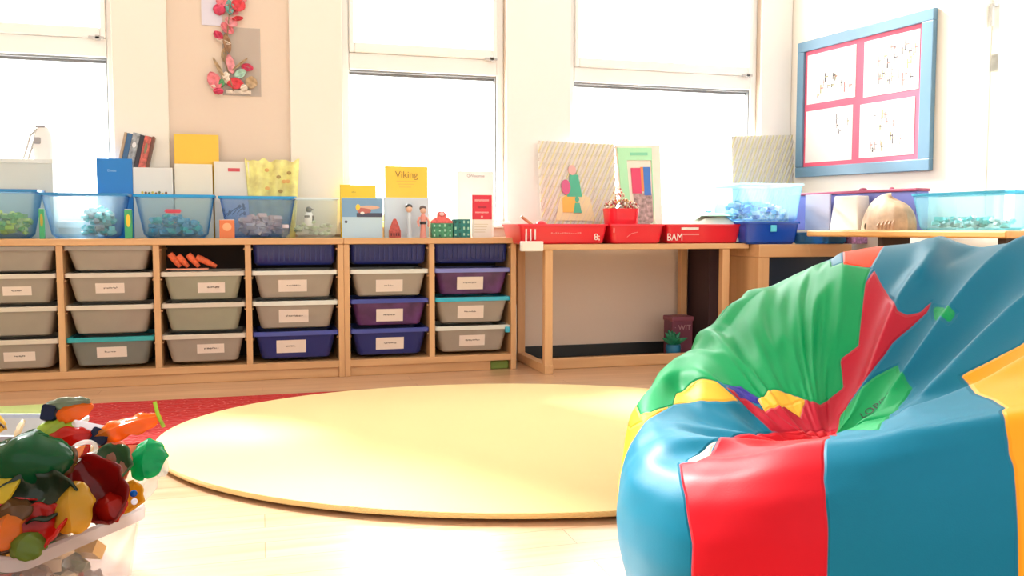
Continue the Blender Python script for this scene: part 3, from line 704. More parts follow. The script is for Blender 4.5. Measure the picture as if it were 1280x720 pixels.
# woven board with collage
def mesh_board(name, c0, c1, c2, c3, label, lean_d=.02):
    """quad corners: bottom-left, bottom-right, top-right, top-left (world) with a lattice of slanting laths"""
    r = empty(name, tuple((c0 + c1) / 2), label=label, cat='board')
    O = (c0 + c1) / 2
    c = [p - O for p in (c0, c1, c2, c3)]
    def P(u, v, off=0): 
        q = (c[0] * (1 - u) + c[1] * u) * (1 - v) + (c[3] * (1 - u) + c[2] * u) * v
        return q + Vector((0, -off, 0))
    m = MB()
    vs = [P(0, 0), P(1, 0), P(1, 1), P(0, 1)]; vs += [v + Vector((0, .006, 0)) for v in vs]
    m.add(vs, [(0, 1, 2, 3), (7, 6, 5, 4), (0, 4, 5, 1), (1, 5, 6, 2), (2, 6, 7, 3), (3, 7, 4, 0)]); m.build('backing', mat('lattice_back', (.80, .79, .74), .6), r)
    m = MB(); m2 = MB()
    n = 20
    for i in range(-n, 2 * n):
        u0 = i / n
        # slanting laths rising to the right
        a0, v0 = u0, 0.0; a1, v1 = u0 + .62, 1.0
        if a0 < 0: v0 = (0 - a0) / .62; a0 = 0
        if a1 > 1: v1 = (1 - u0) / .62; a1 = 1
        if v0 >= v1 or a0 >= 1: continue
        (m if i % 2 else m2).tube([P(a0, v0, .003), P(a1, v1, .003)], .0036, 5)
    m.build('lath', mat('lath_olive', (.72, .68, .38), .5), r, smooth=True); m2.build('lath', mat('lath_grey', (.62, .60, .54), .5), r, smooth=True)
    m = MB()
    for i in range(1, 9):
        v = i / 9
        m.tube([P(0, v, .002), P(1, v - .02, .002)], .0016, 5)
    m.build('cross_wire', mat('wire_pale', (.72, .70, .60), .5), r)
    return r, P
zt = ZTB + .004
Yb = 3.93
B0 = atY(678, 275, Yb); B1 = atY(772, 275, Yb); 
B0.z = B1.z = ZTB
r, P = mesh_board('woven_board', B0, B1, atY(768, 180, 4.0), atY(672, 176, 4.0), 'large woven lath board with a paper bird collage behind the red trays')
m = MB()
def onP(u, v, ru, rv, mi, off=.008, n=14, shape=None):
    cc = P(u, v, off); vs = []
    pts = shape or [(math.cos(2 * PI * i / n), math.sin(2 * PI * i / n)) for i in range(n)]
    for (a_, b_) in pts: vs.append(P(u + ru * a_, v + rv * b_, off))
    k = len(vs); vs2 = [q + Vector((0, .004, 0)) for q in vs]
    m.add(vs + vs2, [tuple(range(k)), tuple(range(k, 2 * k))[::-1]] + [(i, i + k, (i + 1) % k + k, (i + 1) % k) for i in range(k)], mi)
vb = .27                                           # board part hidden below tray rim
tri = [(-1, -1), (1, -1), (.55, 1), (-.5, 1)]
onP(.44, .36, .26, .14, 4, .006, shape=[(-1, -1), (1, -1), (.8, .6), (.2, 1), (-.7, .7)])
onP(.38, .40, .10, .10, 3, .008, shape=[(-1, -1), (1, -1), (1, .5), (0, 1), (-1, .4)])
onP(.44, .565, .10, .11, 0, .009, shape=tri); onP(.33, .55, .06, .075, 1, .010); onP(.42, .72, .05, .05, 2, .0095)
onP(.47, .345, .055, .05, 0, .011, shape=tri); onP(.47, .43, .028, .028, 0, .010)
m.build('collage', [mat('paper_green', (.08, .50, .32), .6), mat('paper_magenta', (.60, .12, .26), .6), mat('paper_pink', (.80, .45, .42), .6), mat('paper_orange', (.85, .50, .10), .6), mat('paper_gold', (.78, .70, .42), .6)], r)
# green framed picture
p0, p1 = atY(781, 275, 3.90), atY(829, 275, 3.90); p0.z = p1.z = ZTB
p2, p3 = atY(825, 181, 3.99), atY(769, 181, 3.99)
r = empty('green_picture', tuple((p0 + p1) / 2), label='pale green framed picture with red and blue patches behind the beads', cat='picture')
O = (p0 + p1) / 2; cc = [q - O for q in (p0, p1, p2, p3)]
def P(u, v, off=0):
    return (cc[0] * (1 - u) + cc[1] * u) * (1 - v) + (cc[3] * (1 - u) + cc[2] * u) * v + Vector((0, -off, 0))
def slab(u0, u1, v0, v1, off, th, mi=0):
    vs = [P(u0, v0, off), P(u1, v0, off), P(u1, v1, off), P(u0, v1, off)]; vs += [q + Vector((0, th, 0)) for q in vs]
    m.add(vs, [(0, 1, 2, 3), (7, 6, 5, 4), (0, 4, 5, 1), (1, 5, 6, 2), (2, 6, 7, 3), (3, 7, 4, 0)], mi)
m = MB(); slab(0, 1, 0, 1, 0, .008); m.build('board', mat('pic_cream', (.84, .74, .62), .6), r)
m = MB(); slab(.03, .22, .03, .97, .004, .004); slab(.78, .80, .03, .97, .004, .004, 0); slab(.03, .80, .84, .97, .0042, .004); slab(.3, .7, .89, .92, .005, .004, 1); m.build('frame', [mat('pic_green', (.42, .80, .48), .5), mat('pic_green_dark', (.22, .62, .38), .5)], r)
m = MB(); slab(.30, .52, .50, .76, .004, .003, 0); slab(.52, .58, .52, .77, .004, .003, 1); slab(.58, .74, .48, .77, .0045, .003, 2); slab(.32, .76, .12, .50, .003, .003, 3)
m.build('paper_patch', [mat('patch_crimson', (.68, .05, .14), .5), mat('patch_orange', (.80, .25, .06), .5), mat('patch_blue', (.05, .18, .55), .5), mat('patch_taupe', (.40, .28, .26), .6, var=.5, vscale=60)], r)

# pot of beads
c = atY(776, 285, 3.80)
r = empty('red_pot', (c.x, 3.80, ZTB + .0045), label='red pot packed with pale beads standing in the middle red tray', cat='pot')
zrim = atY(776, 262, 3.80).z - ZTB
MB().loft([rrect(.125, .10, .03, 0, 5), rrect(.155, .12, .035, zrim, 5), rrect(.150, .115, .033, zrim, 5), rrect(.12, .095, .03, .01, 5)]).build('pot_body', M_red, r, smooth=True)
bm_ = [mat('bead_cream', (.82, .74, .55), .4), mat('bead_tan', (.60, .40, .28), .4), mat('bead_brown', (.26, .13, .10), .4), mat('bead_white', (.88, .86, .82), .4), mat('bead_red', (.60, .06, .07), .4), mat('bead_gold', (.80, .60, .25), .4)]
m = MB()
for i in range(330):
    x = random.uniform(-1, 1); y = random.uniform(-1, 1)
    px = x * .068; top = .055 * (1 - .5 * x * x) + (.06 * math.exp(-((x + .2) / .14) ** 2) if True else 0)
    z = zrim - .01 + random.uniform(0, 1) ** .7 * top
    m.blob((px, y * .045, z), random.uniform(.0035, .006), random.randrange(6), 6, 4)
tag(m.build('beads', bm_, loc=(c.x, 3.80, ZTB + .0045), smooth=True), 'cream, brown and red beads heaped in the red pot', 'beads', None, 'stuff')
c = atY(812, 285, 3.775)
m = MB()
for i in range(260):
    x = random.uniform(-1, 1); y = random.uniform(-1, 1)
    z = .055 + random.uniform(0, 1) * (.050 * (1 - x * x) + .006)
    if random.random() < .6: z = .01 + random.random() * .08
    m.blob((x * .048, y * .035, z), random.uniform(.003, .005), random.choice((1, 2, 3, 3, 4, 0)), 6, 4)
tag(m.build('beads', bm_, loc=(c.x - .01, 3.87, ZTB + .005), smooth=True), 'brown and red beads threaded up in front of the green picture', 'beads', None, 'stuff') if False else None
r = empty('fringed_ball', (c.x, 3.72, ZTB + .0045), label='green and white fringed paper ball beside the red pot of beads', cat='paper ball')
m = MB()
for i in range(150):
    a = random.uniform(0, 2 * PI); t = random.uniform(0, 1.45); l = random.uniform(.05, .062)
    d = Vector((math.cos(a) * math.sin(t), math.sin(a) * math.sin(t), math.cos(t) * .85))
    s = Vector((0, 0, .045))
    m.tube([s + d * .01, s + d * l * .7, s + d * l + Vector((0, 0, -.006))], [.003, .0035, .002], 5, 0 if i % 3 else 1)
m.build('fringe', [mat('fringe_pale', (.72, .84, .70), .5), mat('fringe_green', (.10, .42, .18), .5)], r)
MB().loft([circ(.03, 0, 14), circ(.042, .03, 14), circ(.03, .065, 14)]).build('core', mat('fringe_core', (.30, .55, .35), .6), r, smooth=True)
# pale folded cloth in third tray
c = atY(893, 285, 3.72)
r = empty('folded_cloth', (c.x, 3.72, ZTB + .006), label='pale green and white folded cloth heaped in the end red tray', cat='cloth')
def soft(w, d, h, seed, amp=.006):
    random.seed(seed); n = 22; vs, fs = [], []
    ph = [random.uniform(0, 6) for _ in range(6)]
    for i in range(n + 1):
        for j in range(n + 1):
            x, y = -1 + 2 * i / n, -1 + 2 * j / n
            e = max(0, 1 - abs(x) ** 3.2) ** .5 * max(0, 1 - abs(y) ** 4) ** .5
            z = h * e + amp * e * (math.sin(x * 7 + ph[0] + y * 2) + math.sin(y * 6 + ph[1] - x * 3))
            vs.append((x * w / 2, y * d / 2, z))
    for i in range(n):
        for j in range(n):
            a = i * (n + 1) + j; fs.append((a, a + n + 1, a + n + 2, a + 1))
    k = len(vs)
    bott = [(0, 0, 0)]
    ring = [i * (n + 1) for i in range(n + 1)] + [n * (n + 1) + j for j in range(1, n + 1)] + [i * (n + 1) + n for i in range(n - 1, -1, -1)] + [j for j in range(n - 1, 0, -1)]
    fs.append(tuple(ring))
    return MB().add(vs, fs)
soft(.245, .22, .118, 3).build('cloth_body', mat('cloth_mint', (.80, .88, .80), .8), r, smooth=True)
o = soft(.16, .18, .012, 5, .002).build('green_stripe', mat('cloth_green', (.50, .80, .60), .8), r, smooth=True, loc=(-.01, 0, .119))
random.seed(11)

# ------------------------------------------------------------------ blue boxes at the corner
def plain_box(name, px0, px1, ytop, zb, Yf, d, m, label, lid=None, taper=.02, rim=None, group=None, cat='storage box'):
    a, b = atY(px0, ytop, Yf), atY(px1, ytop, Yf); w = b.x - a.x; h = (a.z + b.z) / 2 - zb
    r = empty(name, ((a.x + b.x) / 2, Yf + d / 2, zb), label=label, cat=cat, group=group)
    W, D = w - .012, d - .012
    q = MB(); q.loft([rrect(W - taper - .02, D - taper - .02, .02, 0, 5), rrect(W - taper, D - taper, .024, .01, 5), rrect(W, D, .022, h - .008, 5), rrect(W - .006, D - .006, .02, h - .008, 5), rrect(W - taper - .006, D - taper - .006, .02, .012, 5), rrect(W - taper - .03, D - taper - .03, .018, .005, 5)])
    q.build('box_body', m, r, smooth=True)
    q = MB(); q.loft([rrect(W - .004, D - .004, .02, h - .012, 5), rrect(w, d, .024, h - .010, 5), rrect(w, d, .024, h, 5), rrect(W - .01, D - .01, .018, h, 5), rrect(W - .01, D - .01, .018, h - .010, 5)], False, False)
    q.build('rim', rim or m, r, smooth=True)
    if lid: MB().loft([rrect(W - .012, D - .012, .02, h - .008, 5), rrect(W - .012, D - .012, .02, h - .002, 5)]).build('lid', lid, r)
    return r, w, h
M_bb = mat('box_royal_blue', (.005, .07, .48), .25, coat=.3)
ZC = ZTB - .004
r, w, h = plain_box('blue_box', 933, 1003, 277, ZC + .0005, 3.52, .26, M_bb, 'solid royal blue box under the clear box of blue pieces', lid=M_bb)
MB().box(-.018, .012, -.1305, -.122, h * .55, h * .85).build('sticker', mat('sticker_cyan', (.10, .60, .80), .4), r, bevel=.002)
zb = ZC + .0005 + h + .0005
r, w, h = plain_box('clear_blue_box', 926, 1008, 229, zb, 3.51, .30, C_blue2 if False else clear('clear_ice', (.72, .88, .96), through=.84, rough=.12, tint=(.88, .96, 1), edge=(.05, .45, .8)), 'clear box of blue pieces stacked on the royal blue box', rim=clear('rim_ice', (.7, .88, .92), through=.3), taper=.03)
cx, cy = r.location.x, r.location.y
heap('blue_bricks', w - .08, .20, .085, 90, .034, [mat('brick_blue', (.02, .12, .50), .4), mat('brick_sky', (.15, .50, .80), .4), mat('brick_white', (.8, .85, .9), .4), mat('brick_teal', (.05, .45, .45), .4)], 'blue and white plastic bricks inside the upper clear box', 'toy pieces', (cx, cy, zb + .006), hump=.2)
# a pale cloth/film bag draped toward the trays
c = atY(912, 285, 3.84)
r = empty('clear_bag', (c.x, 3.93, ZTB), label='pale see-through bag slumped between the folded cloth and the clear box', cat='bag')
m = soft(.20, .16, .175, 9, .012); m.build('bag_film', clear('film_ice', (.80, .92, .95), through=.45, rough=.2, tint=(.93, .98, 1)), r, smooth=True)
MB().blob((-.075, -.02, .150), (.024, .01, .006)).build('blue_tie', mat('tie_blue', (.15, .52, .62), .4), r, smooth=True)
random.seed(13)
# second woven board
c0, c1 = atY(917, 240, 4.0), atY(1001, 240, 4.0); c0.z = c1.z = ZTB
c0.x, c1.x = atY(918, 240, 4.0).x, atY(994, 240, 4.0).x - .02
r, P = mesh_board('woven_board', c0, Vector((c1.x, 3.99, ZTB)), Vector((atY(992, 169, 4.02).x, 4.02, atY(992, 169, 4.02).z)), atY(914, 170, 4.02), 'plain woven lath board in the room corner behind the clear box')
# riser shelf on the cabinet, running along towards the camera
ZS = atY(1005, 287.5, 3.5)
ZB0, ZB1 = .592, .620
q0 = atY(1008, 287, 3.46); q1 = atY(1258, 287, 2.55)
d = (q1 - q0); d.z = 0; Ls = d.length; an = math.atan2(d.y, d.x)
r = empty('riser_shelf', (q0.x, q0.y, 0), an, label='honey wood riser shelf board over the cabinet below the picture', cat='shelf')
MB().box(0, Ls, 0, .24, ZB0, ZB1).build('shelf_board', wood('honey', (.62, .30, .08), (.75, .42, .15), .4, axis=0), r, bevel=.006)
MB().box(.01, .03, .02, .2, 0, ZB0 - ZC).build('support', M_beechv, r) if False else None
MB().box(.36, .385, .03, .20, 0, ZB0).build('support', M_dark, r); MB().box(Ls - .05, Ls - .02, .03, .20, 0, ZB0).build('support', M_dark, r)
MR2 = Matrix.Translation((q0.x, q0.y, 0)) @ Matrix.Rotation(an, 4, 'Z')
def onS(px, y):   # point on the shelf at local depth y under photo column px
    best = None
    dr = ray(px, 285)
    n = Vector((-math.sin(an), math.cos(an), 0)); o = q0 + n * y
    t = (o - EYE).dot(n) / dr.dot(n); return EYE + dr * t
def box_on(name, px0, px1, ytop, y0, dep, zb):
    a, b = onS(px0, y0), onS(px1, y0)
    w = ((b - a).x ** 2 + (b - a).y ** 2) ** .5
    c = (a + b) / 2; c.z = zb
    dr = ray((px0 + px1) / 2, ytop); n = Vector((-math.sin(an), math.cos(an), 0)); o = q0 + n * y0
    z = (EYE + dr * ((o - EYE).dot(n) / dr.dot(n))).z
    return c, w, z - zb
c, w, h = box_on('x', 1036, 1072, 245, .05, .1, ZB1)
r = empty('white_block', tuple(c), an, label='white tapered box on the riser shelf beside the pale shell', cat='box')
MB().loft([rrect(w, .085, .006, 0, 3, 0, .045), rrect(w * .80, .075, .006, h, 3, .004, .045)]).build('box_body', mat('block_white', (.80, .76, .72), .6), r, bevel=.003)
c, w, h = box_on('x', 1006, 1036, 243, .12, .1, ZB1)
r = empty('grey_folder', tuple(c), an, label='grey lilac folder standing on the riser shelf behind the white box', cat='folder')
MB().box(-w / 2, w / 2, 0, .012, 0, h).build('cover', mat('folder_lilac', (.40, .38, .48), .6), r, bevel=.001)
# big pale shell
c, w, h = box_on('x', 1072, 1136, 246, .04, .1, ZB1)
r = empty('sea_shell', tuple(c + Vector((0, 0, 0))), an, label='large ribbed beige sea shell on the riser shelf', cat='shell')
m = MB(); n = 40; rings = []
Msh = mat('shell_beige', (.50, .34, .22), .55, var=.22, vscale=25)
for k in range(13):
    ph = (k + .02) / 12.04 * PI / 2
    ring = []
    for i in range(n):
        a_ = 2 * PI * i / n
        rib = 1 + .035 * math.cos(a_ * 12) * math.cos(ph)
        x = w / 2 * math.cos(ph) ** .8 * math.cos(a_) * rib; y = .060 * math.cos(ph) ** .8 * math.sin(a_) * rib
        z = h * math.sin(ph) * (1 - .12 * math.cos(a_))
        ring.append((x + .012 * math.sin(ph), y + .035, z))
    rings.append(ring)
m.loft(rings).build('shell_body', Msh, r, smooth=True)
m = MB()
for i in range(5):
    m.tube([(.0 + .016 * i, -.025 + .002 * i, .006), (.0 + .017 * i, -.030 + .002 * i, .020 + .002 * i), (.006 + .016 * i, -.018, .040)], [.004, .005, .003], 8)
m.build('shell_spine', mat('shell_dark', (.48, .30, .20), .55), r, smooth=True)
MB().blob((-w * .30, -.012, .016), (.006, .004, .014)).build('shell_opening', mat('shell_hole', (.08, .05, .02), .7), r, smooth=True)
# long violet box standing at the back of the riser
A_, B_ = onS(985, .145), onS(1144, .145)
ln = ((B_ - A_).x ** 2 + (B_ - A_).y ** 2) ** .5; cc_ = (A_ + B_) / 2
r = empty('long_box', (cc_.x, cc_.y, ZB1 + .0003), an, label='long violet box with dark red lid on the riser shelf below the framed display', cat='box')
hh = .795 - ZB1
MB().box(-ln / 2, ln / 2, .0, .08, 0, hh - .012).build('box_body', mat('box_violet', (.13, .14, .42), .5), r, bevel=.003)
MB().box(-ln / 2 - .004, ln / 2 + .004, -.004, .084, hh - .012, hh).build('lid', mat('lid_wine', (.32, .04, .10), .5), r, bevel=.002)
MB().blob((.05, .04, hh + .004), (.02, .012, .009)).build('lid_knob', mat('lid_wine'), r, smooth=True)
MB().blob((.20, .04, hh + .003), (.012, .01, .007)).build('lid_knob', mat('lid_wine'), r, smooth=True)
# clear aqua box on riser
c, w, h = box_on('x', 1133, 1259, 240, .01, .22, ZB1)
r = empty('clear_aqua_box', tuple(c), an, label='clear aqua box of teal pieces at the near end of the riser shelf', cat='storage box')
W = w - .01; D = .20
m = MB(); m.loft([rrect(W - .07, D - .05, .04, 0, 6, 0, .1), rrect(W - .045, D - .03, .045, .010, 6, 0, .1), rrect(W, D, .04, h - .008, 6, 0, .1), rrect(W - .006, D - .006, .038, h - .008, 6, 0, .1), rrect(W - .05, D - .036, .042, .012, 6, 0, .1), rrect(W - .08, D - .06, .036, .004, 6, 0, .1)])
m.build('box_body', C_aqua, r, smooth=True)
m = MB(); m.loft([rrect(W - .004, D - .004, .04, h - .01, 6, 0, .1), rrect(w, D + .01, .044, h - .008, 6, 0, .1), rrect(w, D + .01, .044, h, 6, 0, .1), rrect(W - .01, D - .01, .036, h, 6, 0, .1), rrect(W - .01, D - .01, .036, h - .01, 6, 0, .1)], False, False)
m.build('rim', clear('rim_teal_clear', (.15, .50, .62), through=.35), r, smooth=True)
n = Vector((-math.sin(an), math.cos(an), 0))
heap('teal_bricks', w - .10, .13, .04, 80, .030, [mat('teal'), mat('grey_teal'), mat('aqua'), mat('brick_white')], 'teal and grey plastic pieces along the bottom of the clear aqua box', 'toy pieces', tuple(c + n * .1 + Vector((0, 0, .006))), an, hump=.1)
# small boxes under the riser, on the cabinet
r, w, h = plain_box('small_blue_box', 1001, 1064, 290.5, ZC + .0005, 3.505, .10, clear('clear_denim', (.10, .30, .50), through=.35, tint=(.3, .6, .8)), 'small blue see-through box under the riser shelf', taper=.006)
a, b = atY(1065, 293, 3.505), atY(1100, 293, 3.505)
r = empty('floral_box', ((a.x + b.x) / 2, 3.505, ZC + .0005), label='small pink patterned box under the riser shelf', cat='box')
MB().box(-(b.x - a.x) / 2, (b.x - a.x) / 2, 0, .07, 0, a.z - ZC).build('box_body', mat('box_pinklilac', (.50, .25, .52), .5, var=.5, vscale=90), r, bevel=.002)

# side table against the right wall, behind the bean bag
p0 = atZ(1205, 318, ZTB); p1 = atZ(1190, 307, ZTB)
r = empty('side_table', (p0.x, p0.y, 0), label='honey wood side table behind the bean bag near the right wall', cat='table')
far = Vector((p0.x + .20, p0.y + .50, 0)); rightn = Vector((p0.x + .72, p0.y - .12, 0)); fr = far + (rightn - p0); fr.z = 0
def quadslab(pts, z0, z1, M=None):
    vs = [(p.x - r.location.x, p.y - r.location.y, z0) for p in pts] + [(p.x - r.location.x, p.y - r.location.y, z1) for p in pts]
    return MB().add(vs, [(0, 3, 2, 1), (4, 5, 6, 7), (0, 1, 5, 4), (1, 2, 6, 5), (2, 3, 7, 6), (3, 0, 4, 7)])
quadslab([p0, rightn, fr, far], ZTB - .026, ZTB).build('table_top', wood('honey'  , (0, 0, 0), (0, 0, 0)), r, bevel=.004)
for q in (p0.lerp(fr, .06), far.lerp(rightn, .06), rightn.lerp(far, .06), fr.lerp(p0, .06)):
    MB().box(q.x - r.location.x - .02, q.x - r.location.x + .02, q.y - r.location.y - .02, q.y - r.location.y + .02, 0, ZTB - .026).build('leg', M_beechv, r, bevel=.003)

# ------------------------------------------------------------------ framed display on the right wall
off = .022
TL, TR_, BL, BR = atR(1002, 55, 0), atR(1173, 9.5, 0), atR(1001, 222, 0), atR(1168, 213, 0)
s0, s1_ = (TL - COR).dot(DR), (TR_ - COR).dot(DR)
r = empty('framed_display', tuple(MR @ Vector(((s0 + s1_) / 2, 0, (BL.z + BR.z) / 2))), AR, label='blue framed red display board with four drawings on the right wall', cat='framed picture')
wd = s1_ - s0
zc0 = (BL.z + BR.z) / 2
zl0, zl1, zr0, zr1 = BL.z - zc0, TL.z - zc0, BR.z - zc0, TR_.z - zc0
def PF(u, v, o=0):   # u 0..1 along wall, v 0..1 up
    za = zl0 * (1 - u) + zr0 * u; zb_ = zl1 * (1 - u) + zr1 * u
    return (-wd / 2 + wd * u, -o, za + (zb_ - za) * v)
def slabF(m, u0, u1, v0, v1, o0, o1, mi=0):
    vs = [PF(u0, v0, o0), PF(u1, v0, o0), PF(u1, v1, o0), PF(u0, v1, o0), PF(u0, v0, o1), PF(u1, v0, o1), PF(u1, v1, o1), PF(u0, v1, o1)]
    m.add(vs, [(0, 3, 2, 1), (4, 5, 6, 7), (0, 1, 5, 4), (1, 2, 6, 5), (2, 3, 7, 6), (3, 0, 4, 7)], mi)
m = MB(); e, ev = .055, .075
slabF(m, 0, 1, 0, ev, .001, .026); slabF(m, 0, 1, 1 - ev, 1, .001, .026); slabF(m, 0, e, ev, 1 - ev, .001, .026); slabF(m, 1 - e - .02, 1, ev, 1 - ev, .001, .026)
m.build('frame', mat('frame_blue', (.13, .26, .38), .35), r, bevel=.003)
m = MB(); slabF(m, e, 1 - e - .02, ev, 1 - ev, .001, .012); m.build('red_backing', mat('backing_red', (.78, .10, .18), .6), r)
sheets = [(.075, .465, .535, .895), (.525, .905, .52, .895), (.07, .45, .105, .485), (.505, .885, .11, .475)]
for k, (u0, u1, v0, v1) in enumerate(sheets):
    m = MB(); slabF(m, u0, u1, v0, v1, .012, .0135); o = m.build('drawing_sheet', mat('sheet_white', (.74, .73, .71), .6), r)
    m = MB(); nn = [12, 30, 4, 15][k]
    for i in range(nn):
        u = random.uniform(u0 + .08 + (.15 if k == 2 else 0), u1 - .03); v = random.uniform(v0 + .03, v1 - (.10 if k != 0 else .16)); hh = random.uniform(.02, .07); ww = random.uniform(.004, .010)
        slabF(m, u, min(u + ww, u1 - .005), v, v + hh, .0135, .0142, random.randrange(4))
        slabF(m, u, min(u + ww * 3, u1 - .005), v + hh * .5, v + hh * .5 + .008, .0135, .0143, random.randrange(4))
    m.build('drawn_marks', [mat('mark_grey', (.30, .30, .30), .6), mat('mark_pink', (.50, .20, .18), .6), mat('mark_ink', (.10, .08, .09), .6), mat('mark_olive', (.35, .34, .18), .6)], o)

# ------------------------------------------------------------------ rugs
ang = -YAW
def rug(name, m, label, pts_fn, th, cx, cy, n=128):
    top = [pts_fn(2 * PI * i / n) for i in range(n)]
    sc = lambda k: [(x * k, y * k) for x, y in top]
    mb = MB(); mb.loft([[(x, y, 0) for x, y in sc(.997)], [(x, y, th * .5) for x, y in sc(1)], [(x, y, th * .9) for x, y in sc(.998)], [(x, y, th) for x, y in sc(.993)]])
    o = mb.build(name, m, smooth=True); o.location = (cx, cy, .0005); o.rotation_euler = (0, 0, ang); return tag(o, label, 'rug')
# yellow rug material with a fine ribbed weave
def rugmat(name, rgb, rgb2, wave=140, sc=220, st=.4):
    m = mat(name, rgb, .9, sheen=.25, var=.0); nt = m.node_tree; b = nt.nodes['Principled BSDF']
    tc = nt.nodes.new('ShaderNodeTexCoord')
    wv = nt.nodes.new('ShaderNodeTexWave'); wv.wave_type = 'BANDS'; wv.bands_direction = 'Y'; wv.inputs['Scale'].default_value = wave; wv.inputs['Distortion'].default_value = .6
    nz = nt.nodes.new('ShaderNodeTexNoise'); nz.inputs['Scale'].default_value = sc; nz.inputs['Detail'].default_value = 3
    nt.links.new(tc.outputs['Object'], wv.inputs['Vector']); nt.links.new(tc.outputs['Object'], nz.inputs['Vector'])
    ad = nt.nodes.new('ShaderNodeMath'); ad.operation = 'ADD'; nt.links.new(wv.outputs['Fac'], ad.inputs[0]); nt.links.new(nz.outputs['Fac'], ad.inputs[1])
    bp = nt.nodes.new('ShaderNodeBump'); bp.inputs['Strength'].default_value = st; bp.inputs['Distance'].default_value = .003
    nt.links.new(ad.outputs[0], bp.inputs['Height']); nt.links.new(bp.outputs['Normal'], b.inputs['Normal'])
    mx = nt.nodes.new('ShaderNodeMix'); mx.data_type = 'RGBA'; mx.inputs[6].default_value = (*rgb, 1); mx.inputs[7].default_value = (*rgb2, 1)
    cr = nt.nodes.new('ShaderNodeMath'); cr.operation = 'MULTIPLY'; cr.inputs[1].default_value = .6
    nt.links.new(nz.outputs['Fac'], cr.inputs[0]); nt.links.new(cr.outputs[0], mx.inputs[0]); nt.links.new(mx.outputs[2], b.inputs['Base Color'])
    return m
M_yrug = rugmat('rug_yellow', (.90, .69, .30), (.86, .63, .25))
# red rug: pile speckled with pink
M_rrug = mat('rug_red', (.52, .02, .015), .95)
nt = M_rrug.node_tree; b = nt.nodes['Principled BSDF']; tc = nt.nodes.new('ShaderNodeTexCoord')
nz = nt.nodes.new('ShaderNodeTexVoronoi'); nz.inputs['Scale'].default_value = 45; nt.links.new(tc.outputs['Object'], nz.inputs['Vector'])
rp = nt.nodes.new('ShaderNodeValToRGB'); rp.color_ramp.elements[0].position = .08; rp.color_ramp.elements[0].color = (.70, .16, .13, 1); rp.color_ramp.elements[1].position = .22; rp.color_ramp.elements[1].color = (.42, .010, .008, 1)
nt.links.new(nz.outputs['Distance'], rp.inputs['Fac']); nt.links.new(rp.outputs['Color'], b.inputs['Base Color'])
bp = nt.nodes.new('ShaderNodeBump'); bp.inputs['Strength'].default_value = 1; bp.inputs['Distance'].default_value = .01
nt.links.new(nz.outputs['Distance'], bp.inputs['Height']); nt.links.new(bp.outputs['Normal'], b.inputs['Normal'])
cd = 2.625; cxw = FWD.x / math.cos(PITCH) * cd; cyw = FWD.y / math.cos(PITCH) * cd
o = rug('yellow_rug', M_yrug, 'large round yellow rug in the middle of the floor', lambda t: (1.04 * math.cos(t), .785 * math.sin(t)), .014, cxw, cyw); o.location.z = .0095
m = MB(); m.loft([rrect(1.14, .66, .01, 0, 3), rrect(1.15, .67, .012, .006, 3), rrect(1.14, .66, .01, .008, 3)])
o = m.build('red_rug', M_rrug, smooth=True, loc=(-.01, 3.05, .0005)); tag(o, 'red flecked rug half under the yellow rug in front of the units', 'rug')
tag(MB().box(-1.6, -.62, 3.05, 3.42, .0005, .008).build('green_mat', mat('mat_lime', (.50, .60, .22), .8), bevel=.002), 'pale lime green mat on the floor beside the red rug', 'mat')

# ------------------------------------------------------------------ hanging garland of cloth scraps on the beige wall
def onW(px, py, off=.0): return atY(px, py, YW - off)
g0 = onW(285, 60)
r = empty('hanging_garland', (g0.x, YW, g0.z), label='garland of red, pink, green and brown cloth scraps hanging on the beige wall', cat='wall hanging')
def gp(px, py, off): 
    p = onW(px, py, off); return (p.x - g0.x, p.y - YW, p.z - g0.z)
MB().tube([gp(286, -25, .012), gp(287, 12, .014), gp(284, 45, .014), gp(281, 75, .014), gp(288, 100, .014), gp(292, 114, .014)], .003, 6).build('string', mat('string_brown', (.30, .20, .12), .8), r)
def sheetp(name, x0, x1, y0, y1, off, m):
    a, b = gp(x0, y1, off), gp(x1, y0, off)
    return MB().box(a[0], b[0], a[1], a[1] + .0015, a[2], b[2]).build(name, m, r)
sheetp('clear_pocket', 279, 325, 36, 119, .004, clear('pocket', (.88, .85, .82), through=.55, rough=.25)); sheetp('lilac_paper', 252, 277, -20, 31, .004, mat('paper_lilac', (.70, .68, .80), .7))
G_ = {'crim': (.62, .06, .13), 'pink': (.80, .32, .36), 'red': (.68, .06, .08), 'teal': (.16, .42, .38), 'brown': (.32, .18, .10), 'mint': (.42, .62, .52), 'tan': (.50, .36, .22), 'cream': (.82, .70, .60), 'green': (.12, .35, .16), 'rose': (.78, .22, .26)}
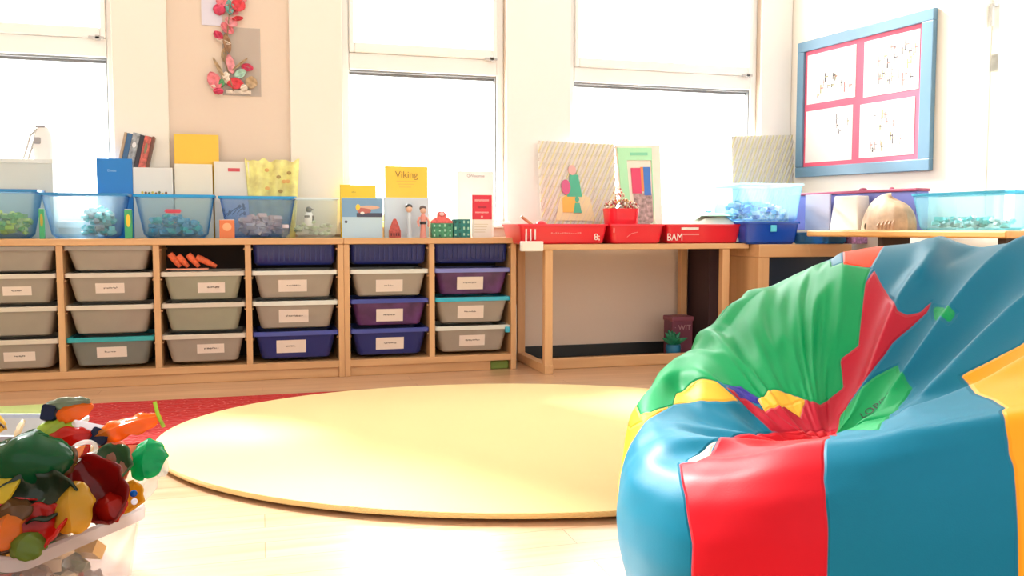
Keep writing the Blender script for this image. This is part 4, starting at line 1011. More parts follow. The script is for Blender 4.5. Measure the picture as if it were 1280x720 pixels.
scr = [(274, 12, 13, 12, 0, 'crim'), (278, 2, 14, 10, 10, 'rose'), (287, 9, 9, 15, -5, 'teal'), (298, 6, 15, 14, 20, 'red'), (303, -2, 10, 10, 0, 'pink'), (293, 14, 9, 7, 30, 'rose'), (289, 27, 14, 10, 30, 'pink'), (297, 23, 12, 5, -10, 'red'),
       (284, 35, 16, 10, 40, 'rose'), (273, 44, 12, 8, 40, 'crim'), (279, 52, 17, 4, 15, 'cream'), (284, 54, 8, 20, -10, 'brown'), (280, 68, 6, 14, 5, 'tan'), (288, 80, 9, 20, -10, 'pink'), (274, 86, 4, 26, -28, 'tan'), (300, 80, 3, 20, 50, 'tan'),
       (309, 84, 13, 8, 10, 'crim'), (300, 92, 14, 9, -35, 'mint'), (314, 103, 13, 13, 10, 'tan'), (268, 101, 14, 20, -25, 'rose'), (283, 97, 8, 13, 0, 'cream'), (277, 104, 6, 9, 0, 'green'), (294, 104, 18, 12, 10, 'red'), (273, 114, 11, 7, 0, 'crim'), (266, 108, 6, 5, 0, 'cream'), (305, 110, 8, 8, 0, 'cream')]
def petal(L, Wd, dep, th=.0025, n=14, pw=.6, fold=0):
    vs, fs = [], []; k = 8
    for i in range(n + 1):
        a = -1 + 2 * i / n; ww = max(1 - a * a, .01) ** pw
        for j in range(k + 1):
            b = -1 + 2 * j / k
            vs.append((a * L / 2, b * Wd / 2 * ww, dep * (1 - a * a) * (1 - .7 * b * b) + fold * math.sin(a * 7 + b * 3)))
    for i in range(n):
        for j in range(k):
            q = i * (k + 1) + j; fs.append((q, q + k + 1, q + k + 2, q + 1))
    return MB().add(vs, fs)
def finish(mb, name, m, parent, loc, rot, th=.0025):
    o = mb.build(name, m, parent, smooth=True, loc=loc); o.rotation_euler = rot
    sd = o.modifiers.new('thick', 'SOLIDIFY'); sd.thickness = th; sd.offset = 0
    return o
for i, (x, y, ww, hh, ro, c) in enumerate(scr):
    px_m = 3.55e-3
    finish(petal(hh * px_m * 1.15, ww * px_m * 1.1, .008, fold=.003), 'cloth_scrap', mat('scrap_' + c, G_[c], .8, var=.25, vscale=60), r, gp(x, y, .012 + .0035 * (i % 4)), (Matrix.Rotation(math.radians(ro), 3, 'Y') @ Matrix(((0, 1, 0), (0, 0, -1), (1, 0, 0)))).to_euler(), .0018)
a = gp(283, 116.5, .012); b_ = gp(314, 113.5, .012)
MB().box(a[0], b_[0], a[1], a[1] + .006, a[2], b_[2]).build('base_strip', mat('scrap_cream'), r)

# ------------------------------------------------------------------ foreground crate of plastic pieces
def LD(lat, d, z=0): return Vector((math.sin(YAW) * d + math.cos(YAW) * lat, math.cos(YAW) * d - math.sin(YAW) * lat, z))
def atD(px, py, d):
    q = ray(px, py); return EYE + q * d
ZR = .20
A = atZ(20, 700, ZR); B = atZ(190, 629, ZR); A.z = B.z = 0
du = (B - A); wA = du.length; du.normalize(); dl = Vector((-du.y, du.x, 0))          # along the short side; long side runs left
LN = .42
cc = A + du * (wA / 2) + dl * (LN / 2); an2 = math.atan2(-dl.y, -dl.x)
r = empty('clear_crate', (cc.x, cc.y, .0003), an2, label='clear plastic crate of bright see-through shapes in the near corner of the floor', cat='crate')
C_cr = clear('crate_clear', (.70, .62, .62), through=.84, rough=.14, tint=(.97, .95, .94))
m = MB()
rr = [(LN - .07, wA - .05, .03, 0), (LN - .055, wA - .035, .032, .008), (LN - .012, wA - .012, .024, ZR - .020), (LN - .017, wA - .017, .022, ZR - .020), (LN - .060, wA - .040, .03, .010), (LN - .08, wA - .06, .028, .003)]
m.loft([rrect(a_, b2, c_, z_, 6) for a_, b2, c_, z_ in rr]); m.build('crate_body', C_cr, r, smooth=True)
m = MB(); m.loft([rrect(LN - .016, wA - .016, .024, ZR - .022, 6), rrect(LN, wA, .026, ZR - .020, 6), rrect(LN + .002, wA + .002, .026, ZR - .003, 6), rrect(LN - .004, wA - .004, .024, ZR, 6), rrect(LN - .018, wA - .018, .02, ZR - .002, 6), rrect(LN - .018, wA - .018, .02, ZR - .022, 6)], False, False)
m.build('rim', clear('crate_rim', (.74, .70, .71), through=.30, rough=.18), r, smooth=True)
crate_body_m = [mat('pc_dkgreen', (.012, .07, .02), .15, coat=.5), mat('pc_red', (.45, .015, .01), .15, coat=.5), mat('pc_yellow', (.72, .42, .03), .2, coat=.5), mat('pc_orange', (.70, .16, .02), .2, coat=.5), mat('pc_brown', (.07, .03, .015), .2, coat=.5), mat('pc_cream', (.75, .62, .42), .3)]
heap('plastic_shapes', LN - .09, wA - .06, .185, 230, .050, crate_body_m, 'tangle of coloured plastic shapes filling the clear crate below the top layer', 'toy pieces', (cc.x, cc.y, .008), an2, hump=0)
FY = 1 if (Matrix.Rotation(an2, 3, 'Z') @ Vector((0, 1, 0))).dot(FWD) > 0 else -1      # piled higher towards the far side
m = MB()
for i in range(190):
    x = random.uniform(-.5, .5) * (LN - .07); y = random.uniform(-.5, .5) * (wA - .03)
    z = .18 + random.random() * (.05 + .095 * (.5 + y / wA * FY))
    q = petal(random.uniform(.035, .075), random.uniform(.02, .04), random.uniform(.004, .016), pw=random.uniform(.5, 1.0), n=8, fold=.002)
    Mx = Matrix.Translation((x, y, z)) @ Matrix.Rotation(random.uniform(0, 6.28), 4, 'Z') @ Matrix.Rotation(random.uniform(-1.3, 1.3), 4, 'X') @ Matrix.Rotation(random.uniform(-.7, .7), 4, 'Y')
    m.add(q.v, q.f, random.randrange(6), Mx)
o = m.build('plastic_shards', crate_body_m, smooth=True, loc=(cc.x, cc.y, .008), rz=an2)
sd = o.modifiers.new('thick', 'SOLIDIFY'); sd.thickness = .0022
tag(o, 'jumble of curved coloured plastic shards between the larger shapes in the clear crate', 'toy pieces', None, 'stuff')
def P_(n, rgb, thr=.30, rough=.10): return clear(n, rgb, through=thr, rough=rough, tint=rgb)
PC = {'dkgreen': P_('t_dkgreen', (.01, .13, .04)), 'black': P_('t_black', (.03, .05, .025), .08), 'red': P_('t_red', (.62, .02, .01)), 'dkred': P_('t_dkred', (.26, .015, .012)), 'must': P_('t_must', (.70, .42, .04)), 'olive': P_('t_olive', (.20, .28, .04)), 'yellow': P_('t_yellow', (.85, .65, .06)),
      'orange': P_('t_orange', (.80, .22, .02)), 'green': P_('t_green', (.01, .45, .18)), 'sage': P_('t_sage', (.10, .22, .10)), 'salmon': P_('t_salmon', (.75, .30, .18)), 'lime': P_('t_lime', (.42, .55, .08)), 'navy': P_('t_navy', (.015, .03, .09)), 'white': P_('t_white', (.80, .82, .88)), 'brown': P_('t_brown', (.20, .09, .03)), 'blue': P_('t_blue', (.01, .16, .50)), 'clear': clear('t_clear', (.85, .85, .82), through=.6, rough=.1), 'grey': P_('t_grey', (.25, .30, .22))}
# (kind, px, py, depth, length px, width px, dome, colour, rotation in the view, lean, label)
TOY = [
 ('petal', 32, 578, 1.24, 108, 66, .050, 'dkgreen', 4, 25, 'big glossy dark green domed piece lying across the top of the crate'),
 ('petal', 46, 622, 1.20, 92, 52, -.03, 'black', 8, 30, 'blackish green domed piece just under the big dark green dome'),
 ('petal', 120, 613, 1.25, 96, 54, -.05, 'dkred', 125, 35, 'dark red shell piece with its tip near the ring'),
 ('petal', 92, 634, 1.20, 66, 32, .022, 'must', 105, 40, 'mustard yellow pod shaped piece standing at the crate rim'),
 ('petal', 50, 658, 1.17, 60, 42, -.03, 'red', 25, 45, 'bright red piece behind the small olive dome'),
 ('petal', 34, 682, 1.15, 34, 28, .018, 'olive', 70, 50, 'small olive green dome at the near rim of the crate'),
 ('tile', 6, 611, 1.20, 26, 34, 0, 'yellow', -8, 45, 'square yellow tile at the cut-off edge of the crate'),
 ('petal', 8, 662, 1.16, 56, 22, .014, 'orange', 95, 50, 'upright orange strip under the yellow tile'),
 ('petal', 184, 573, 1.38, 52, 32, .020, 'green', 100, 40, 'emerald green petal at the far end of the heap beside the yellow rug'),
 ('petal', 138, 582, 1.33, 54, 36, -.03, 'sage', 95, 40, 'sage green shell next to the salmon strip'),
 ('tile', 158, 578, 1.35, 14, 46, 0, 'salmon', 4, 55, 'narrow salmon strip between sage shell and emerald petal'),
 ('ring', 104, 564, 1.31, 30, 30, 0, 'clear', 0, 50, 'clear ring around the small red disc'),
 ('tile', 103, 564, 1.325, 16, 18, 0, 'red', 10, 50, 'small red disc inside the clear ring'),
 ('petal', 85, 549, 1.36, 52, 26, .012, 'red', 15, 25, 'flat red piece above the clear ring'),
 ('petal', 65, 540, 1.42, 52, 26, .012, 'lime', 38, 30, 'lime green leaf at the back of the heap'),
 ('block', 126, 547, 1.40, 24, 18, 0, 'navy', -20, 30, 'navy chunk at the back of the heap'),
 ('tile', 112, 533, 1.43, 46, 7, 0, 'white', -12, 35, 'thin white strip behind the navy chunk'),
 ('block', 62, 516, 1.46, 17, 20, 0, 'navy', 0, 20, 'dark navy block with grey cover at the very top of the heap'),
 ('petal', 84, 504, 1.47, 52, 12, .006, 'grey', 6, 20, 'long grey green piece covering the navy block'),
 ('petal', 94, 514, 1.455, 40, 20, .010, 'orange', 20, 40, 'orange piece under the long grey green piece'),
 ('petal', 160, 534, 1.42, 76, 22, .010, 'orange', 22, 40, 'long see-through orange leaf pointing toward the yellow rug'),
 ('stick', 199, 518, 1.43, 34, 5, 0, 'lime', 110, 0, 'thin green stick standing out over the red rug'),
 ('petal', 75, 578, 1.255, 44, 30, .016, 'brown', 60, 35, 'brown see-through piece leaning on the big dark green dome'),
 ('petal', 157, 622, 1.29, 44, 30, -.02, 'must', 80, 45, 'yellow orange piece near the far rim corner'),
 ('petal', 140, 634, 1.25, 34, 28, .014, 'red', 30, 45, 'glossy red piece just inside the long rim'),
 ('ball', 167, 617, 1.285, 9, 9, 0, 'blue', 0, 0, 'small blue bead in the far rim corner'),
 ('ball', 168, 627, 1.27, 8, 8, 0, 'white', 0, 0, 'small pearl white bead under the blue bead'),
 ('petal', 186, 604, 1.36, 50, 14, .010, 'clear', 78, 45, 'clear sliver hanging over the far rim corner'),
 ('petal', 199, 577, 1.40, 44, 12, .010, 'clear', 115, 45, 'clear curved edge piece behind the emerald petal'),
 ('petal', 140, 563, 1.37, 30, 26, .012, 'salmon', 10, 40, 'pale salmon piece behind the sage shell'),
 ('petal', 18, 640, 1.18, 40, 26, .014, 'brown', 15, 45, 'brown piece between yellow tile and bright red piece'),
 
]
CAMR = Matrix((RGT, UPV, -FWD)).transposed()      # columns: right, up, towards the eye
def shard(L, Wd, dep, n=22, k=12):
    # curled, slightly ragged leaf of thin plastic with a raised rib
    vs, fs = [], []; ph = random.uniform(0, 6); tw = random.uniform(-.5, .5); tip = random.uniform(.45, .8)
    for i in range(n + 1):
        a = -1 + 2 * i / n; ww = max(1 - abs(a) ** 1.9, .015) ** (tip if a > 0 else .42)
        for j in range(k + 1):
            b = -1 + 2 * j / k
            x = a * L / 2; y = b * Wd / 2 * ww * (1 + .07 * math.sin(a * 9 + ph) * (b * b))
            z = dep * (1.3 * (1 - a * a) - 1.5 * b * b * ww) + L * .03 * math.sin(a * 5 + ph) * b + L * .018 * math.sin(a * 14 + b * 4 + ph) * abs(b)
            t = tw * a * .6
            vs.append((x, y * math.cos(t) - z * math.sin(t), y * math.sin(t) + z * math.cos(t) + .0015 * math.exp(-(b / .12) ** 2)))
    for i in range(n):
        for j in range(k):
            q = i * (k + 1) + j; fs.append((q, q + k + 1, q + k + 2, q + 1))
    return MB().add(vs, fs)
for kind, px, py, d, lp, wp, dm, c, rot, lean, lb in TOY:
    if d > 1.36: d = 1.36 + .3 * (d - 1.36)
    s = d / FPX; L_, W_ = lp * s, wp * s
    o_loc = atD(px, py, d)
    rotm = CAMR @ Matrix.Rotation(math.radians(-lean), 3, 'X') @ Matrix.Rotation(math.radians(rot), 3, 'Z')
    if kind == 'petal': mb = shard(L_ * 1.08, W_ * 1.1 / max(math.cos(math.radians(lean)), .6), dm * .55)
    elif kind == 'tile': mb = MB().loft([rrect(L_, W_ * 1.25, L_ * .18, -.002, 4), rrect(L_, W_ * 1.25, L_ * .18, .002, 4)])
    elif kind == 'block': mb = MB().loft([rrect(L_, W_, .004, -L_ * .3, 4), rrect(L_, W_, .004, L_ * .3, 4)])
    elif kind == 'stick': mb = MB().tube([(-L_ / 2, 0, 0), (0, .002, 0), (L_ / 2, 0, 0)], W_ / 2, 8)
    elif kind == 'ball': mb = MB().blob((0, 0, 0), (L_ / 2,) * 3, 0, 14, 9)
    elif kind == 'ring':
        pts = [(L_ / 2 * math.cos(2 * PI * i / 24), W_ / 2 * math.sin(2 * PI * i / 24), 0) for i in range(25)]; mb = MB().tube(pts, .0035, 8)
    o = mb.build({'petal': 'toy_petal', 'tile': 'toy_tile', 'block': 'toy_block', 'stick': 'toy_stick', 'ball': 'toy_bead', 'ring': 'toy_ring'}[kind], PC[c], smooth=True, loc=o_loc)
    o.rotation_euler = rotm.to_euler()
    if kind == 'petal':
        sd = o.modifiers.new('thick', 'SOLIDIFY'); sd.thickness = .003; sd.offset = 0
    tag(o, lb, 'toy piece', 'see-through plastic shapes in the near crate')
# white bin behind the crate
c0 = LD(-1.085, 1.72)
r = empty('white_bin', (c0.x, c0.y, .0003), -YAW, label='greyish white open bin behind the clear crate at the cut-off edge', cat='bin')
wz = .242
m = MB(); m.loft([rrect(.36, .14, .03, 0, 6), rrect(.42, .19, .04, wz - .008, 6), rrect(.416, .186, .038, wz - .008, 6), rrect(.355, .135, .03, .006, 6)]); m.build('bin_body', mat('bin_white', (.52, .50, .49), .4), r, smooth=True)
m = MB(); m.loft([rrect(.42, .19, .04, wz - .010, 6), rrect(.432, .202, .045, wz - .008, 6), rrect(.432, .202, .045, wz, 6), rrect(.416, .186, .038, wz, 6), rrect(.416, .186, .038, wz - .010, 6)], False, False); m.build('rim', mat('bin_rim', (.42, .44, .52), .3), r, smooth=True)

# ------------------------------------------------------------------ bean bag chair
NU, NI, NO = 480, 70, 76
BAG_C = Vector((1.1386, 1.3589, 0))
RIM = [(180, -.41, .0, .345), (195, -.45, -.15, .295), (207, -.465, -.26, .285), (222, -.42, -.38, .295), (238, -.33, -.45, .335), (256, -.22, -.495, .368), (276, -.05, -.50, .395),
       (295, .12, -.47, .44), (320, .32, -.34, .51), (345, .42, -.13, .57), (10, .43, .06, .59), (40, .34, .28, .60), (62, .20, .37, .597), (75, .10, .385, .592), (90, .0, .37, .562), (105, -.09, .32, .530),
       (122, -.18, .25, .485), (140, -.27, .19, .432), (160, -.34, .11, .385)]
SEAT = np.array((-.20, -.20, .255))
OUTP = np.array([(0, 1), (.030, .985), (.060, .935), (.085, .84), (.100, .70), (.108, .54), (.106, .38), (.094, .24), (.066, .11), (.025, .025), (-.03, .002)])
def vnoise(u, v, seed, pu=0):
    """2-D value noise, periodic in u with period pu"""
    rs = np.random.RandomState(seed); G = rs.rand(64, 64)
    iu = np.floor(u).astype(int); iv = np.floor(v).astype(int); fu = u - iu; fv = v - iv
    fu = fu * fu * (3 - 2 * fu); fv = fv * fv * (3 - 2 * fv)
    m = pu or 64
    a = G[iu % m % 64, iv % 64]; b = G[(iu + 1) % m % 64, iv % 64]; c = G[iu % m % 64, (iv + 1) % 64]; d = G[(iu + 1) % m % 64, (iv + 1) % 64]
    return (a * (1 - fu) + b * fu) * (1 - fv) + (c * (1 - fu) + d * fu) * fv
RIDGES = [  # plan polylines, amplitude, width on either side
    ([(-.185, -.20), (-.05, -.02), (.03, .08), (.12, .17), (.20, .33)], .030, .045, .020),
    ([(-.17, -.24), (-.03, -.12), (.095, -.02), (.30, .13), (.42, .22)], .040, .050, .016),
    ([(-.18, -.31), (-.02, -.22), (.124, -.14), (.35, -.05)], .034, .045, .016),
    ([(-.16, -.40), (-.05, -.36), (.10, -.30), (.3, -.2)], .024, .035, .014),
    ([(.15, .16), (.30, .30)], -.030, .050, .040),
    ([(.10, .13), (.155, .20), (.25, .36)], .022, .020, .012),
    ([(-.10, .05), (-.03, .2), (.02, .36)], .020, .035, .022),
    ([(-.20, -.16), (-.24, .0), (-.26, .2)], .012, .030, .03),
    ([(-.21, -.20), (-.33, -.10), (-.42, .05)], .014, .03, .02),
    ([(-.24, -.26), (-.36, -.22), (-.50, -.16)], .016, .022, .022),
    ([(-.24, -.30), (-.36, -.31), (-.50, -.30)], .014, .018, .02),
]
def bag_grid():
    th = np.array([((r[0] + 360) % 360) for r in RIM], float); o = np.argsort(th)
    P = np.array([r[1:] for r in RIM])[o]; th = th[o]
    T = np.linspace(0, 360, NU, endpoint=False)
    ths = np.concatenate((th - 360, th, th + 360)); Ps = np.concatenate((P, P, P))
    R = np.stack([np.interp(T, ths, Ps[:, k]) for k in range(3)], 1)
    ker = np.exp(-np.linspace(-2, 2, 33) ** 2); ker /= ker.sum()
    R = np.stack([np.convolve(np.concatenate((R[-16:, k], R[:, k], R[:16, k])), ker, 'valid') for k in range(3)], 1)
    G = np.zeros((NI + NO, NU, 3)); Vv = np.zeros((NI + NO,))
    for i in range(NI):
        s = (i + .35) / NI; f = math.sin(PI / 2 * s) ** 1.35
        G[i, :, :2] = SEAT[:2] + (R[:, :2] - SEAT[:2]) * s
        G[i, :, 2] = SEAT[2] + (R[:, 2] - SEAT[2]) * f
    nrm = R[:, :2] / np.linalg.norm(R[:, :2], axis=1, keepdims=True)
    tt = np.linspace(0, 1, len(OUTP)); 
    dense = np.linspace(0, 1, 400); od = np.interp(dense, tt, OUTP[:, 0]); zd = np.interp(dense, tt, OUTP[:, 1])
    k2 = np.exp(-np.linspace(-2, 2, 41) ** 2); k2 /= k2.sum()
    pad = lambda a: np.concatenate((2 * a[0] - a[20:0:-1] if a is od else np.full(20, a[0]) - (a[20:0:-1] * 0), a, np.full(20, a[-1])))
    od = np.convolve(np.concatenate((np.full(20, od[0]), od, np.full(20, od[-1]))), k2, 'valid'); zd = np.convolve(np.concatenate((np.full(20, zd[0]), zd, np.full(20, zd[-1]))), k2, 'valid')
    for j in range(NO):
        t = j / (NO - 1); oo = np.interp(t, dense, od); zz = np.interp(t, dense, zd)
        G[NI + j, :, :2] = R[:, :2] + nrm * oo
        G[NI + j, :, 2] = R[:, 2] * zz
    return G, T
def grid_normals(G):
    du = np.roll(G, -1, 1) - np.roll(G, 1, 1); dv = np.gradient(G, axis=0)
    n = np.cross(du, dv); n /= np.linalg.norm(n, axis=2, keepdims=True) + 1e-9
    if n[NI // 2, :, 2].mean() < 0: n = -n
    return n
def bag_folded():
    G, T = bag_grid(); n = grid_normals(G)
    rows = G.shape[0]
    S = np.concatenate(((np.arange(NI) + .35) / NI, 1 + np.linspace(0, 1, NO)))[:, None] * np.ones((1, NU))
    TH = T[None, :] * np.ones((rows, 1))
    D = np.zeros((rows, NU))
    topw = np.clip((1.42 - S) / .35, 0, 1)
    for pl, a, wl, wr in RIDGES:
        best = np.full((rows, NU), 9.); sd = np.zeros((rows, NU)); al = np.zeros((rows, NU)); pl = np.array(pl); seg = len(pl) - 1
        for k in range(seg):
            p, q = pl[k], pl[k + 1]; d = q - p; L2 = d @ d
            t = np.clip(((G[..., 0] - p[0]) * d[0] + (G[..., 1] - p[1]) * d[1]) / L2, 0, 1)
            ex = G[..., 0] - p[0] - t * d[0]; ey = G[..., 1] - p[1] - t * d[1]; dd = np.hypot(ex, ey)
            sg = np.sign(d[0] * ey - d[1] * ex); b = dd < best
            best = np.where(b, dd, best); sd = np.where(b, sg, sd); al = np.where(b, (k + t) / seg, al)
        w = np.where(sd > 0, wr, wl)
        D += a * (.35 + .65 * np.sin(PI * np.clip(al * .8 + .15, 0, 1))) * np.exp(-(best / w) ** 1.25) * topw
    # fine radial gathers on the left inside and left shoulder
    left = np.exp(-((((TH - 150 + 180) % 360) - 180) / 62) ** 4) * np.clip((S - .12) / .3, 0, 1) * np.clip((1.62 - S) / .5, 0, 1)
    sh = TH + 26 * (S - .6) 
    rn = lambda k, sd, st: 1 - np.abs(2 * vnoise(sh / 360 * k, S * st + 3, sd, k) - 1)
    D += left * (.024 * rn(26, 3, 2.2) + .013 * rn(60, 5, 4) - .016)
    fl = np.exp(-((((TH - 212 + 180) % 360) - 180) / 20) ** 4) * np.exp(-((S - .95) / .35) ** 2)
    D += fl * (.018 * (1 - np.abs(2 * vnoise(TH / 360 * 40 + S * 3, S * 3 + 9, 8, 0) - 1)) - .008)
    # broad lumps everywhere, soft sags on the front panels
    D += .016 * (vnoise(TH / 360 * 9, S * 2.5, 21, 9) - .5)
    D += .007 * (vnoise(TH / 360 * 24, S * 5, 22, 24) - .5) * np.clip((1.5 - S) / .4, .25, 1)
    lip = np.exp(-((S - 1.10) / .10) ** 2) * np.exp(-((((TH - 260 + 180) % 360) - 180) / 45) ** 4)
    D += lip * .010 * (1 - np.abs(2 * vnoise(TH / 360 * 30 + S * 2, S * 6, 31, 0) - 1))
    D *= np.clip((2.0 - S) / .15, 0, 1)
    for _ in range(2):
        D = (D + np.roll(D, 1, 1) + np.roll(D, -1, 1) + np.roll(D, 1, 0) * 0 + np.roll(D, -1, 0) * 0) / 3
        Dp = np.pad(D, ((1, 1), (0, 0)), 'edge'); D = (D * 2 + Dp[:-2] + Dp[2:]) / 4
    G = G + n * D[..., None]
    G[..., 2] = np.maximum(G[..., 2], .002)
    return G, S, TH
def inpoly_sdf(U, V, poly):
    """signed distance to a closed polygon in fabric coordinates, positive inside"""
    best = np.full(U.shape, 9.); ins = np.zeros(U.shape, bool); n = len(poly)
    for i in range(n):
        x0, y0 = poly[i]; x1, y1 = poly[(i + 1) % n]; dx, dy = x1 - x0, y1 - y0
        t = np.clip(((U - x0) * dx + (V - y0) * dy) / (dx * dx + dy * dy + 1e-12), 0, 1)
        best = np.minimum(best, np.hypot(U - x0 - t * dx, V - y0 - t * dy))
        if y0 != y1:
            c = ((y0 > V) != (y1 > V)) & (U < (x1 - x0) * (V - y0) / (y1 - y0) + x0); ins ^= c
    return np.where(ins, best, -best)
PATCHES = [('orange', [(0.582, 0.423), (0.194, 0.693), (0.36, 1.291), (1.084, 0.788)]), ('red', [(-0.301, 0.676), (-0.599, 0.435), (-1.084, 0.788), (-0.545, 1.224)]), ('crimson', [(-0.451, -0.002), (-0.399, 0.007), (-0.348, 0.021), (-0.281, 0.014), (-0.212, 0.086), (-0.16, 0.128), (-0.114, 0.15), (-0.05, 0.144), (0.007, 0.161), (0.045, 0.165), (0.041, 0.198), (0.035, 0.231), (0.064, 0.233), (0.089, 0.237), (0.096, 0.276), (0.103, 0.309), (0.11, 0.345), (0.118, 0.385), (0.148, 0.426), (0.159, 0.378), (0.172, 0.332), (0.19, 0.244), (0.208, 0.227), (0.237, 0.217), (0.265, 0.228), (0.252, 0.206), (0.231, 0.199), (0.211, 0.192), (0.189, 0.187), (0.169, 0.18), (0.15, 0.164), (0.129, 0.15), (0.109, 0.136), (0.093, 0.127), (0.075, 0.124), (0.056, 0.119), (0.047, 0.096), (0.041, 0.066), (-0.21, -0.461), (-0.032, 0.064), (-0.094, 0.031), (-0.141, -0.01), (-0.192, -0.021), (-0.244, -0.037), (-0.282, -0.028), (-0.321, -0.018), (-0.364, -0.008), (-0.407, -0.013)]), ('green', [(-0.822, -0.082), (-0.748, -0.135), (-0.705, -0.137), (-0.674, -0.117), (-0.638, -0.089), (-0.644, -0.032), (-0.594, -0.026), (-0.541, -0.005), (-0.486, -0.005), (-0.436, 0.027), (-0.396, 0.049), (-0.353, 0.049), (-0.309, 0.051), (-0.267, 0.117), (-0.2, 0.144), (-0.138, 0.151), (-0.05, 0.144), (0.007, 0.161), (0.045, 0.165), (0.041, 0.198), (0.035, 0.231), (0.064, 0.233), (0.089, 0.237), (0.096, 0.276), (0.103, 0.31), (0.11, 0.347), (0.119, 0.39), (0.14, 0.439), (0.107, 0.456), (0.071, 0.463), (0.004, 0.514), (-0.023, 0.74), (-0.33, 0.707), (-0.649, 0.501), (-0.86, 0.002)]), ('yellow', [(-0.638, -0.089), (-0.644, -0.032), (-0.594, -0.013), (-0.541, -0.005), (-0.477, -0.004), (-0.426, -0.015), (-0.379, -0.016), (-0.452, -0.046), (-0.502, -0.057), (-0.548, -0.062), (-0.598, -0.069)]), ('orange', [(-0.763, -0.098), (-0.717, -0.116), (-0.678, -0.106), (-0.638, -0.089), (-0.668, -0.111), (-0.697, -0.136), (-0.73, -0.148), (-0.751, -0.167), (-0.793, -0.163), (-0.891, -0.229), (-1.031, -0.288), (-1.311, -0.279), (-1.311, 0.279), (-0.853, 0.108)]), ('indigo', [(-0.452, 0.016), (-0.396, 0.061), (-0.354, 0.054), (-0.315, 0.048), (-0.299, 0.029), (-0.338, 0.024), (-0.381, 0.002)]), ('yellow', [(-0.317, 0.04), (-0.267, 0.117), (-0.192, 0.145), (-0.114, 0.15), (-0.141, 0.088), (-0.212, 0.086), (-0.278, 0.012)]), ('scarlet', [(0.052, 0.467), (0.1, 0.457), (0.139, 0.443), (0.162, 0.488), (0.19, 0.566), (0.235, 0.702), (0.054, 0.718)]), ('red', [(-0.591, -0.422), (-0.555, -0.444), (-0.513, -0.406), (-0.454, -0.326), (-0.378, -0.182), (-0.329, -0.159), (-0.281, -0.055), (-0.238, -0.037), (-0.195, -0.019), (-0.152, -0.003), (-0.097, 0.057), (-0.037, 0.082), (0.025, 0.069), (-0.303, -0.618), (-0.319, -0.665), (-0.327, -0.695), (-0.336, -0.718), (-0.339, -0.744), (-0.344, -0.762), (-0.347, -0.783), (-0.351, -0.801), (-0.357, -0.818), (-0.519, -1.235), (-0.93, -0.965), (-0.639, -0.632), (-0.631, -0.608), (-0.625, -0.587), (-0.616, -0.563), (-0.607, -0.537), (-0.6, -0.491)]), ('cream', [(-0.571, -0.428), (-0.538, -0.398), (-0.492, -0.351), (-0.454, -0.326), (-0.484, -0.358), (-0.525, -0.449), (-0.553, -0.45)]), ('green', [(0.028, 0.063), (0.034, 0.104), (0.062, 0.116), (0.089, 0.118), (0.126, 0.127), (0.151, 0.124), (0.175, 0.119), (0.182, 0.025), (0.179, -0.018), (0.141, -0.06), (0.044, -0.229), (-0.174, -0.577), (-0.178, -0.531), (-0.155, -0.426)]), ('orange', [(0.21, -0.146), (0.2, -0.178), (0.089, -0.436), (0.066, -0.527), (0.012, -0.669), (0.002, -0.725), (-0.0, -0.756), (-0.003, -0.778), (0.003, -0.801), (0.002, -0.82), (0.023, -1.34), (1.16, -0.67), (0.802, -0.17), (0.567, -0.06), (0.302, -0.172), (0.286, -0.167), (0.271, -0.162), (0.256, -0.159), (0.24, -0.154), (0.225, -0.149)]), ('green', [(0.266, 0.214), (0.286, 0.183), (0.298, 0.095), (0.281, 0.081), (0.262, 0.172)])]
Gb, Sb, THb = bag_folded()
rows = Gb.shape[0]
rho = Sb * .62 + .02; Ub = rho * np.cos(np.radians(THb)); Vb = rho * np.sin(np.radians(THb))   # cloth laid out flat around the seat
# the outer seam direction: panels run as gores; every patch is an outline on the cloth in (around, seat-to-floor) metres
CLOTH = {'teal': (.0, .15, .25), 'green': (.0, .30, .09), 'red': (.55, .002, .012), 'crimson': (.45, .006, .025), 'yellow': (.90, .46, .04), 'orange': (.88, .33, .01), 'scarlet': (.85, .06, .01), 'cream': (.80, .70, .50), 'indigo': (.04, .03, .30)}
verts = Gb.reshape(-1, 3)
faces = []
for i in range(rows - 1):
    for j in range(NU):
        k = (j + 1) % NU; faces.append((i * NU + j, i * NU + k, (i + 1) * NU + k, (i + 1) * NU + j))
faces.append(tuple(range(NU))[::-1]); faces.append(tuple((rows - 1) * NU + j for j in range(NU)))
me = bpy.data.meshes.new('bean_bag_chair'); me.from_pydata([tuple(map(float, v)) for v in verts], [], faces); me.update()
me.polygons.foreach_set('use_smooth', [True] * len(faces))
m = bpy.data.materials.new('patchwork_cotton'); m.use_nodes = True; nt = m.node_tree; b = nt.nodes['Principled BSDF']
b.inputs['Roughness'].default_value = .46; b.inputs['Sheen Weight'].default_value = .0; b.inputs['Specular IOR Level'].default_value = .18
cur = None; hsum = None
base = nt.nodes.new('ShaderNodeRGB'); base.outputs[0].default_value = (*CLOTH['teal'], 1); cur = base.outputs[0]
